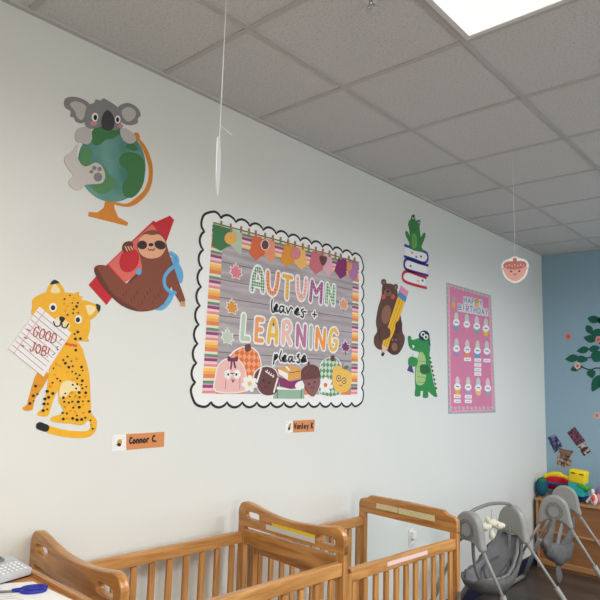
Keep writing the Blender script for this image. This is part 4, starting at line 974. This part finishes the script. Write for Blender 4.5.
# leopard with note
Lp = (0, 270, 3.3333)
t = cut('leopard_cutout', 'yellow spotted leopard holding a lined note, paper cutout', (65, 360))
YE = paper('leopard_yellow', (238, 178, 40)); YD = paper('leopard_amber', (222, 150, 30)); CR = paper('leopard_cream', (240, 222, 170))
def f_(a, *which):
    random.seed(3); spots = []
    reg = [((212, 262, 84, 150), 14), ((172, 290, 260, 370), 26), ((238, 295, 372, 410), 10), ((205, 298, 410, 500), 30), ((136, 175, 375, 470), 10), ((95, 135, 380, 445), 8), ((299, 314, 496, 532), 4), ((240, 268, 205, 232), 6)]
    for ri, ((x0, x1, y0, y1), n) in enumerate(reg):
        if ri not in which: continue
        k = 0
        for _ in range(400):
            x = random.uniform(x0, x1); y = random.uniform(y0, y1)
            if y > 300 and x > 262+(y-240)*.16: continue
            if x < 140 and abs(x-(128-(y-380)*.4)) > 9: continue
            if 136 <= x <= 180 and y > 375 and abs(x-(178-(y-375)*.35)) > 12: continue
            if ri == 1 and y <= 300 and x > 250+(y-240)*.35: continue
            if all((x-a_)**2+(y-b_)**2 > 150 for a_, b_ in spots):
                spots.append((x, y)); r = random.choice((2.6, 3.2, 4.6)); a.oval((x, y), r, r*1.05, 5, BLACK if random.random() < .8 else YD, n=8); k += 1
                if k >= n: break
P('tail', lambda a: (a.stroke([(298, 488), (313, 510), (303, 540), (270, 549), (200, 542), (132, 520)], .026, 0, YE, 6), a.stroke([(152, 527), (131, 519)], .0275, 1, BLACK), f_(a, 6)), 'yellow tail with black tip', Lp, t)
P('leg', lambda a: a.poly([(128, 335), (104, 395), (90, 448), (76, 457), (80, 468), (108, 466), (116, 430), (165, 350)], 1, YD, 2) and f_(a, 5), 'far front leg', Lp, t)
P('body', lambda a: (a.poly([(200, 238), (262, 244), (282, 290), (297, 350), (300, 410), (302, 460), (292, 500), (272, 517), (240, 512), (180, 506), (168, 492), (200, 482), (212, 470), (196, 440), (194, 400), (178, 430), (165, 470), (158, 487), (128, 485), (128, 472), (142, 462), (152, 420), (160, 370), (165, 330)], 2, YE, 2),
   a.poly([(196, 415), (205, 378), (230, 368), (258, 382), (266, 402), (235, 405), (210, 430)], 3, CR, 3), f_(a, 1, 2, 3, 4)), None, Lp, t)
P('ear', lambda a: (a.poly([(156, 80), (165, 48), (180, 34), (198, 42), (214, 80)], 1, YE, 3), a.poly([(166, 48), (180, 32), (197, 42), (185, 46)], 2, BLACK, 2), a.poly([(168, 75), (176, 50), (188, 50), (200, 76)], 3, CR, 3)), None, Lp, t)
P('ear', lambda a: (a.poly([(272, 102), (312, 112), (333, 120), (328, 142), (296, 165)], 1, YE, 3), a.poly([(318, 113), (335, 120), (328, 142)], 2, BLACK, 2), a.poly([(285, 118), (314, 122), (316, 136), (296, 152)], 3, CR, 3)), None, Lp, t)
P('head', lambda a: (a.poly([(108, 100), (128, 84), (160, 73), (215, 74), (245, 78), (262, 72), (262, 86), (276, 88), (270, 98), (290, 125), (300, 160), (298, 205), (290, 225), (296, 238), (270, 236), (235, 242), (180, 215), (140, 180), (105, 148), (108, 125)], 3, YE, 2),
   a.poly([(175, 175), (195, 155), (215, 165), (232, 185), (222, 200), (195, 195)], 4, CR, 3),
   a.oval((175, 125), 13, 15, 4, WHITE), a.oval((175, 126), 7.5, 8.5, 5, BLACK), a.oval((260, 165), 12, 14, 4, WHITE), a.oval((258, 166), 7, 8.5, 5, BLACK),
   a.poly([(195, 158), (205, 155), (216, 162), (206, 176), (200, 172)], 5, BLACK, 2), f_(a, 0, 7)), None, Lp, t)
P('collar', lambda a: a.poly([(216, 242), (256, 249), (256, 257), (216, 250)], 4, paper('collar_red', (214, 90, 50))), 'red collar', Lp, t)
PAPERL = paper('note_paper', (236, 232, 232))
NT = P('note_sheet', lambda a: a.poly([(130, 122), (236, 210), (143, 356), (27, 262)], 6, PAPERL), 'lined note paper', Lp, t)
def f_(a):
    LN = paper('rule_line', (150, 158, 172)); o = Vector((130, 122)); e = Vector((106, 88)); s_ = Vector((-103, 140))
    for k in range(1, 10):
        q = o+s_*(k/10); a.stroke([tuple(q+e*.02), tuple(q+e*.98)], .0022, 7, LN, 0)
    a.stroke([tuple(o+e*.17), tuple(o+s_+e*.17)], .0022, 7, paper('margin_line', (226, 150, 170)), 0)
    write(a, 'GOOD', (116, 186), (190, 215), (106, 218), .0032, 9, paper('note_red', (176, 60, 62)))
    write(a, 'JOB!', (102, 238), (168, 262), (94, 268), .0032, 9, paper('note_red', (176, 60, 62)))
    for k in range(3): a.stroke([(88-10*k, 198+26*k), (98-10*k, 202+26*k)], .003, 9, paper('note_red', (176, 60, 62)))
    for k in range(3): a.stroke([(196-12*k, 236+24*k), (203-12*k, 231+24*k)], .003, 9, INK)
P('lettering', f_, 'red lettering on blue-grey ruled lines', Lp, t)
P('mouth', lambda a: a.stroke([(176, 172), (182, 186), (196, 186), (202, 174), (206, 190), (218, 192), (226, 180)], .004, 10, DK, 4), None, Lp, t)

# bear with pencil
B_ = (365, 270, 4.615)
t = cut('bear_cutout', 'brown bear hugging a giant yellow pencil, paper cutout', (390, 320))
BB = paper('bear_brown', (92, 58, 46)); BLt = paper('bear_tan', (140, 96, 74)); BD = paper('bear_dark', (72, 44, 36))
P('ear', lambda a: (a.oval((86, 56), 12, 15, 0, BB), a.oval((87, 58), 6, 9, 1, BLt)), None, B_, t)
P('ear', lambda a: (a.oval((141, 78), 11, 14, 0, BB), a.oval((141, 80), 6, 8, 1, BLt)), None, B_, t)
P('body', lambda a: (a.poly([(80, 72), (100, 62), (130, 68), (148, 95), (152, 140), (158, 185), (168, 235), (172, 285), (183, 312), (176, 350), (155, 385), (132, 392), (112, 382), (100, 372), (62, 366), (42, 342), (42, 308), (56, 282), (50, 240), (60, 175), (75, 125)], 1, BB, 3), a.oval((97, 205), 22, 44, 2, BLt, 8)), None, B_, t)
P('face', lambda a: (a.oval((103, 104), 17, 16, 2, BLt), a.oval((84, 124), 10, 12, 3, paper('bear_cheek', (196, 80, 74))), a.oval((127, 124), 10, 12, 3, paper('bear_cheek', (196, 80, 74))), a.oval((105, 99), 8, 6, 4, BLACK), a.oval((90, 90), 3, 4, 4, BLACK), a.oval((122, 93), 3, 4, 4, BLACK), a.stroke([(104, 104), (103, 113), (96, 116)], .003, 4, BLACK)), None, B_, t)
P('pencil', lambda a: (a.poly([(150, 122), (184, 148), (103, 361), (77, 345)], 4, paper('pencil_yellow', (236, 184, 40))), a.stroke([(160, 133), (86, 350)], .006, 5, paper('pencil_line', (206, 146, 24))), a.stroke([(172, 142), (95, 354)], .006, 5, paper('pencil_line', (206, 146, 24))),
   a.poly([(157, 98), (191, 126), (184, 149), (149, 122)], 5, paper('ferrule_blue', (70, 140, 190))), a.poly([(166, 72), (199, 100), (191, 126), (157, 98)], 5, paper('eraser_pink', (226, 140, 170))),
   a.poly([(77, 345), (103, 361), (84, 396), (76, 388)], 5, paper('pencil_wood', (226, 190, 170))), a.poly([(78, 378), (88, 384), (82, 398), (74, 394)], 6, BLACK)), 'yellow pencil', B_, t)
P('arm', lambda a: a.poly([(66, 278), (92, 262), (112, 275), (112, 305), (92, 320), (66, 320)], 7, BB, 3), None, B_, t)
P('arm', lambda a: a.poly([(140, 245), (158, 232), (168, 245), (166, 280), (148, 292), (138, 275)], 7, BD, 3), None, B_, t)
P('foot', lambda a: (a.poly([(116, 320), (132, 302), (150, 312), (155, 350), (150, 380), (132, 391), (114, 380), (110, 350)], 7, BD, 3), a.oval((133, 355), 14, 20, 8, BLt), a.oval((124, 322), 5, 6, 8, BLt), a.oval((140, 322), 5, 6, 8, BLt)), None, B_, t)

# alligator with flask
t = cut('alligator_cutout', 'green alligator in safety goggles holding a purple flask, paper cutout', (423, 365))
GA = paper('gator_green', (44, 138, 70)); GD = paper('gator_dark', (30, 100, 52)); GLt = paper('gator_belly', (164, 196, 130))
P('body', lambda a: (a.poly([(197, 312), (203, 304), (212, 308), (216, 322), (240, 317), (255, 308), (262, 290), (292, 292), (300, 330), (299, 372), (297, 410), (306, 470), (318, 530), (334, 582), (318, 584), (298, 566), (291, 562), (291, 588), (266, 588), (268, 560), (256, 560), (254, 582), (229, 581), (232, 545), (230, 500), (234, 430), (246, 395), (248, 378), (222, 372), (202, 352)], 0, GA, 2),
   [a.poly([(294+k*4.0, 396+k*20), (306+k*4.0, 406+k*20), (297+k*4.0, 414+k*20)], 0, GD) for k in range(8)],
   a.poly([(246, 392), (262, 378), (276, 400), (280, 440), (281, 490), (270, 525), (248, 532), (234, 515), (234, 465)], 1, GLt, 3), [a.stroke([(240, 420+k*24), (278, 424+k*24)], .003, 2, GA) for k in range(5)]), None, B_, t)
P('jaw', lambda a: (a.stroke([(205, 340), (222, 350), (245, 352)], .004, 2, GD), a.poly([(216, 346), (228, 350), (221, 362)], 3, WHITE), a.oval((206, 310), 3, 3, 2, GD)), None, B_, t)
P('goggles', lambda a: (a.oval((272, 303), 24, 24, 3, paper('goggle_navy', (30, 44, 78))), a.oval((265, 297), 10, 11, 4, WHITE), a.oval((279, 309), 11, 12, 4, WHITE), a.oval((266, 298), 6, 7, 5, GA), a.oval((279, 310), 6, 7, 5, GA), a.oval((266, 298), 3, 4, 6, BLACK), a.oval((279, 311), 3, 4, 6, BLACK), a.stroke([(292, 318), (299, 345)], .012, 3, paper('goggle_navy', (30, 44, 78)))), 'navy safety goggles', B_, t)
P('arm', lambda a: a.poly([(254, 440), (275, 436), (294, 446), (296, 472), (272, 482), (254, 470)], 3, GD, 3), None, B_, t)
P('arm', lambda a: a.poly([(200, 412), (213, 400), (240, 410), (238, 440), (215, 446), (200, 438)], 3, GA, 3), None, B_, t)
P('flask', lambda a: a.poly([(203, 440), (214, 442), (224, 476), (194, 464)], 4, paper('flask_purple', (84, 56, 130))), 'purple flask', B_, t)
P('test_tube', lambda a: a.poly([(214, 384), (224, 386), (226, 404), (216, 402)], 2, paper('flask_glass', (196, 214, 214))), 'clear glass tube', B_, t)

# frog on books
Fr = (390, 205, 6.32)
t = cut('frog_cutout', 'green frog sitting on three stacked books, paper cutout', (414, 250))
FG = paper('frog_green', (58, 132, 66)); FL = paper('frog_belly', (112, 166, 92)); BK = {'blue': (36, 74, 160), 'purple': (84, 44, 134), 'red': (188, 40, 58)}
def ubook(nm, pts, pages, col):
    P('book', lambda a: (a.poly(pages, 0, WHITE), a.stroke(pts, .020, 2, paper('cover_'+col, BK[col]), 5)), col+' covered book', Fr, t)
ubook('b', [(90, 325), (150, 345), (205, 365), (232, 356), (238, 325), (222, 298), (150, 275), (92, 255)], [(90, 258), (222, 300), (235, 330), (225, 362), (90, 325)], 'blue')
ubook('p', [(238, 382), (170, 362), (112, 342), (92, 355), (90, 385), (106, 408), (170, 428), (238, 446)], [(235, 385), (112, 345), (95, 380), (106, 408), (230, 440)], 'purple')
ubook('r', [(226, 460), (160, 436), (112, 420), (86, 428), (78, 455), (92, 482), (150, 504), (228, 524)], [(222, 465), (112, 422), (85, 455), (92, 482), (222, 518)], 'red')
for i, (x, y, c) in enumerate(((134, 294, (226, 150, 40)), (190, 318, (210, 60, 50)), (160, 320, (40, 150, 190)), (124, 378, (40, 140, 80)), (172, 474, (226, 190, 40)), (200, 470, (110, 60, 150)))):
    P('bookmark', lambda a: a.poly([(x, y), (x+10, y+3), (x+9, y+16), (x+4, y+11), (x-1, y+14)], 3, paper('mark'+str(i), c)), 'small coloured bookmark', Fr, t)
P('frog', lambda a: (a.poly([(114, 122), (122, 98), (132, 88), (136, 66), (148, 60), (157, 70), (158, 95), (168, 98), (176, 92), (188, 96), (190, 112), (184, 135), (188, 175), (192, 205), (206, 185), (217, 176), (223, 186), (212, 225), (196, 265), (212, 292), (185, 296), (125, 276), (122, 240), (102, 200), (96, 172), (104, 164), (114, 178), (124, 200), (122, 155)], 4, FG, 2),
   a.poly([(135, 195), (150, 180), (165, 200), (168, 250), (155, 275), (138, 265)], 5, FL, 3),
   a.oval((145, 76), 8, 11, 5, WHITE), a.oval((144, 74), 6, 9, 6, BLACK), a.oval((180, 105), 7, 11, 5, WHITE), a.oval((180, 103), 5, 8, 6, BLACK),
   a.stroke([(125, 150), (140, 158), (160, 155), (170, 145)], .0035, 6, GD),
   a.stroke([(150, 205), (148, 265)], .003, 6, GD)), None, Fr, t)

# ================================================================== NAME TAGS
TAGO = paper('tag_orange', (214, 140, 88))
def nametag(c, quad, xs_, txt, label, tl, tr, bl, wd):
    t = empty('name_tag', on_y(*c), label, 'name tag', 'name tags on the white wall')
    f = lambda x, top: (x, quad[0][1]+(quad[1][1]-quad[0][1])*(x-quad[0][0])/(quad[1][0]-quad[0][0])) if top else (x, quad[3][1]+(quad[2][1]-quad[3][1])*(x-quad[3][0])/(quad[2][0]-quad[3][0]))
    P('card', lambda a: a.poly([f(xs_, 1), quad[1], quad[2], f(xs_, 0)], 0, TAGO), 'orange card', (0, 0, 1), t)
    P('picture', lambda a: (a.poly([quad[0], f(xs_, 1), f(xs_, 0), quad[3]], 0, WHITE),
        a.oval(((quad[0][0]+xs_)/2+.3, (quad[0][1]+quad[3][1])/2-.7), (xs_-quad[0][0])*.17, 3.2, 1, paper('bee_gold', (206, 156, 66)), 15), a.oval(((quad[0][0]+xs_)/2-.2, (quad[0][1]+quad[3][1])/2+1.6), (xs_-quad[0][0])*.15, 1.7, 2, DK, 15),
        [a.oval((quad[0][0]+1.6+(xs_-quad[0][0]-3)*((k*.37) % 1), quad[0][1]+2+11*((k*.61) % 1)), .35, .35, 1, INK, n=6) for k in range(10)]), 'white picture square', (0, 0, 1), t)
    P('written_name', lambda a: write(a, txt, tl, tr, bl, wd, 2, BLACK, .3), 'black handwriting', (0, 0, 1), t)
nametag((138, 442), [(112, 435), (164.3, 431.8), (163.8, 446.8), (111.8, 451.2)], 126, 'Connor C.', 'orange name tag lettered in black below the leopard tail', (129.5, 437.5), (157, 435.2), (129.2, 443.6), .006)
nametag((300, 426), [(285.5, 421), (314.6, 419.6), (314, 431.6), (285, 433)], 292.7, 'Vanley K', 'orange name tag under the bottom border of the autumn poster', (294, 423.5), (313, 422.8), (293.8, 428.8), .006)

# ================================================================== PINK BIRTHDAY CHART
PC = (440, 280, 4.286)
t = empty('birthday_chart', on_y(470, 350), 'tall pink birthday chart poster with rows of cupcakes', 'poster')
SIL = paper('chart_silver', (160, 172, 170)); PNK = paper('chart_pink', (212, 128, 162)); PK3 = paper('chart_light_pink', (232, 160, 186))
q4 = [(27, 10), (218, 66), (238, 568), (35, 574)]
def inset(f):
    cx, cy = sum(p[0] for p in q4)/4, sum(p[1] for p in q4)/4
    return [(p[0]+(cx-p[0])*f*1.5, p[1]+(cy-p[1])*f*.6) for p in q4]
P('border_sheet', lambda a: a.poly(q4, 0, SIL), 'silver border sheet', PC, t)
P('pink_sheet', lambda a: (a.poly(inset(.045), 1, PK3), a.poly(inset(.09), 2, PNK)), 'pink sheet', PC, t)
def f_(a):
    for k in range(26):
        u = (k+.5)/26; x = 29+3.5*math.sin(k*2.4)*.4+u*8; y = 14+u*552; a.oval((x+3, y), 4, 7, 3, paper('confetti_mint', (176, 190, 186)) if k % 2 else PK3, n=8)
        x2 = 216+u*20; y2 = 72+u*490; a.oval((x2-3, y2), 4, 7, 3, paper('confetti_mint', (176, 190, 186)) if k % 2 else PK3, n=8)
    for k in range(11):
        a.oval((45+k*17.5, 548+2*(k % 2)), 7, 8, 4, PK3 if k % 2 else paper('confetti_mint', (176, 190, 186)), n=8); a.oval((45+k*16.5, 27+k*4.7), 7, 6, 4, PK3 if k % 2 else paper('confetti_mint', (176, 190, 186)), n=8)
P('confetti_border', f_, 'mint and pink confetti border', PC, t)
cols = [(190, 160, 200), (150, 180, 210), (120, 130, 160), (236, 190, 70), (170, 150, 190)]
LG = paper('letter_card', (214, 216, 222))
def title(a, txt, x0, x1, yy, sl, hh):
    n = len(txt); 
    for i, ch in enumerate(txt):
        xa = x0+(x1-x0)*i/n; xb = x0+(x1-x0)*(i+1)/n-1; ya = yy+(xa-x0)*sl
        a.poly([(xa, ya), (xb, ya+(xb-xa)*sl), (xb, ya+hh+(xb-xa)*sl), (xa, ya+hh)], 4, paper('title_gold', (236, 190, 70)) if (txt == 'HAPPY' and i == 3) else LG)
        write(a, ch, (xa+2.5, ya+6), (xb-2, ya+6), (xa+2.5, ya+hh-6), .007, 6, paper('title_ink', (120, 118, 150)))
P('title_lettering', lambda a: (title(a, 'HAPPY', 98, 182, 68, .2, 34), title(a, 'BIRTHDAY', 74, 206, 100, .18, 34)), 'pale title letter cards', PC, t)
P('cupcake_picture', lambda a: (a.poly([(50, 85), (62, 88), (62, 120), (50, 116)], 4, paper('cup_gold', (226, 170, 90)), 2), a.oval((56, 82), 6, 12, 5, SIL)), None, PC, t)
CC = [(120, 160, 190), (222, 130, 150), (130, 170, 160), (234, 184, 60), (160, 140, 190), (232, 140, 90), (100, 160, 200), (200, 130, 180), (238, 180, 60), (180, 150, 200), (240, 190, 120), (150, 170, 170)]
pos = [(68, 180), (113, 188), (156, 196), (195, 206), (69, 292), (115, 297), (159, 301), (199, 303), (73, 455), (119, 457), (162, 460), (203, 462)]
for i, (x, y) in enumerate(pos):
    P('cupcake', lambda a: (a.poly([(x-10, y+8), (x+10, y+10), (x+8, y+34), (x-8, y+32)], 4, paper('cup%d' % i, CC[i]), 2), a.oval((x, y-20), 9, 22, 4, paper('frosting%d' % (i % 3), ((206, 206, 190), (190, 206, 204), (222, 200, 206))[i % 3])), a.oval((x, y+2), 14, 15, 5, WHITE), a.poly([(x-7, y-2), (x+7, y), (x+7, y+5), (x-7, y+3)], 6, INK)), 'cupcake with white month oval', PC, t)
for (x, y) in ((117, 340), (161, 343), (161, 364), (161, 384), (161, 403), (200, 345), (73, 498), (73, 519), (120, 500), (120, 520)):
    P('name_strip', lambda a: (a.poly([(x-15, y-8), (x+14, y-7), (x+14, y+8), (x-15, y+7)], 4, WHITE), a.poly([(x-10, y-1), (x+10, y), (x+10, y+2), (x-10, y+1)], 5, INK)), 'small white name strip', PC, t)

# ================================================================== BLUE WALL: tree decal, small cutouts, photos
def PB(nm, fn, crop, parent=None, label=None):
    a = Art('far', crop); fn(a); o = a.build(nm, parent)
    if label: o['label'] = label
    return o
W6 = (550, 300, 6)
t = empty('tree_decal', on_x(600, 350), 'dark green leafy branch decal on the blue wall', 'wall decal')
LEAFG = paper('decal_green', (4, 92, 74)); BARK = paper('decal_bark', (52, 34, 44))
PB('branch', lambda a: (a.stroke([(190, 352), (250, 343), (330, 330), (480, 420)], .012, 0, BARK), a.stroke([(185, 400), (240, 418), (300, 408), (480, 440)], .012, 0, BARK), a.stroke([(480, 100), (480, 400), (475, 900)], .10, 0, BARK), a.stroke([(290, 120), (380, 200), (480, 330)], .012, 0, BARK), a.stroke([(260, 500), (330, 450), (470, 480)], .012, 0, BARK)), W6, t, 'dark bark branches')
def leaf(a, cx, cy, ln, wd, ang, ly):
    th = math.radians(ang); pts = []
    for u, v in ((-.5, 0), (-.36, -.28), (-.12, -.47), (.15, -.42), (.36, -.22), (.5, 0), (.34, .2), (.12, .4), (-.14, .48), (-.38, .3)):
        x = u*ln; y = v*wd; pts.append((cx+x*cos(th)-y*sin(th), cy+x*sin(th)+y*cos(th)))
    a.poly(pts, ly, LEAFG, 3); a.stroke([(cx-ln*.45*cos(th), cy-ln*.45*sin(th)), (cx+ln*.4*cos(th), cy+ln*.4*sin(th))], .0025, ly+1, paper('decal_vein', (8, 84, 62)))
lv = [(268, 118, 85, 48, 12), (238, 180, 66, 44, 62), (240, 232, 74, 50, -165), (285, 198, 74, 56, -35), (198, 300, 74, 44, 170), (132, 350, 80, 48, 172), (192, 355, 74, 46, 8), (162, 408, 78, 38, -15), (290, 340, 90, 74, 20), (268, 292, 70, 44, -10), (248, 442, 56, 56, 80), (278, 500, 110, 62, 118), (322, 130, 80, 50, 30), (330, 240, 90, 60, -20), (340, 430, 90, 60, 30), (380, 180, 90, 60, 70), (390, 330, 100, 70, 10), (330, 520, 90, 60, 60), (420, 500, 100, 66, 20), (560, 200, 110, 70, -40), (580, 340, 110, 70, 0), (560, 480, 110, 70, 40), (480, 90, 110, 70, -80)]
for i, q in enumerate(lv): PB('leaf', lambda a: leaf(a, *q, 1+(i % 3)*2), W6, t)
for i, (x, y, l, lay) in enumerate(((568.3, 336.5, 'tiny orange paper cutout alone on the blue wall, left of the leaves', 0), (598.5, 339.5, 'tiny pink paper cutout at the photo edge on the upper leaves', 8), (577.6, 365.8, 'tiny cream paper cutout on the lower left leaf of the branch', 8), (597, 415.5, 'tiny peach paper cutout below the branch decal', 0))):
    o = empty('paper_blossom', on_x(x, y), l, 'paper cutout', 'tiny paper cutouts on the blue wall')
    c1_ = paper('blossom%d' % i, ((224, 130, 104), (214, 150, 150), (226, 196, 180), (222, 170, 150))[i]); c2_ = paper('blossom_dark%d' % i, ((196, 84, 70), (180, 100, 90), (176, 120, 100), (170, 110, 130))[i])
    PB('petals', lambda a: [a.oval((x+1.7*cos(k*1.256+.4), y+2.0*sin(k*1.256+.4)), 1.5, 1.8, lay, c1_, n=10) for k in range(5)], (0, 0, 1), o)
    PB('centre', lambda a: a.oval((x, y), 1.4, 1.6, lay+1, c2_, n=10), (0, 0, 1), o)
# photos
def photomat(nm, a_, b_, c_, sc):
    m, nt, b = base(nm)
    tc = nt.nodes.new('ShaderNodeTexCoord'); n = nt.nodes.new('ShaderNodeTexNoise'); n.inputs['Scale'].default_value = sc; n.inputs['Detail'].default_value = 3
    rp = nt.nodes.new('ShaderNodeValToRGB'); el = rp.color_ramp.elements; el[0].position = .38; el[0].color = lin(a_); el[1].position = .5; el[1].color = lin(b_); e = el.new(.6); e.color = lin(c_)
    L_(tc.outputs['Object'], n.inputs['Vector']); L_(n.outputs['Fac'], rp.inputs[0]); L_(rp.outputs[0], b.inputs['Base Color']); b.inputs['Roughness'].default_value = .3
    return m
W7 = (530, 420, 7.5)
for pts, mm, l, off in (([(130, 130), (190, 107), (246, 195), (186, 248)], photomat('photo_blue', (16, 18, 46), (44, 48, 98), (130, 130, 176), 40), 'blue and lilac photo print, leftmost on the blue wall', 0),
        ([(278, 95), (336, 50), (416, 158), (350, 196)], photomat('photo_red', (24, 20, 46), (124, 38, 48), (90, 80, 120), 42), 'long red and navy photo print, uppermost on the blue wall', 0),
        ([(360, 205), (412, 174), (459, 235), (405, 271)], photomat('photo_dark', (16, 12, 18), (70, 40, 38), (204, 186, 170), 40), 'small square dark photo print at the lower right of the group', 0),
        ([(203, 335), (206, 262), (232, 255), (275, 275), (312, 290), (318, 300), (300, 345), (262, 357)], photomat('photo_brown', (16, 14, 14), (110, 78, 62), (180, 150, 126), 40), 'brown photo print just above the toys', 0),
        ([(215, 205), (262, 222), (325, 232), (318, 250), (290, 290), (230, 270), (220, 240)], photomat('photo_tan', (40, 28, 26), (150, 118, 92), (90, 64, 56), 44), 'tan photo print tucked between the blue and brown prints', 4)):
    a = Art('far', W7); a.poly(pts, off, mm); tag(a.build('photo_print'), l, 'photo', 'photo prints on the blue wall')
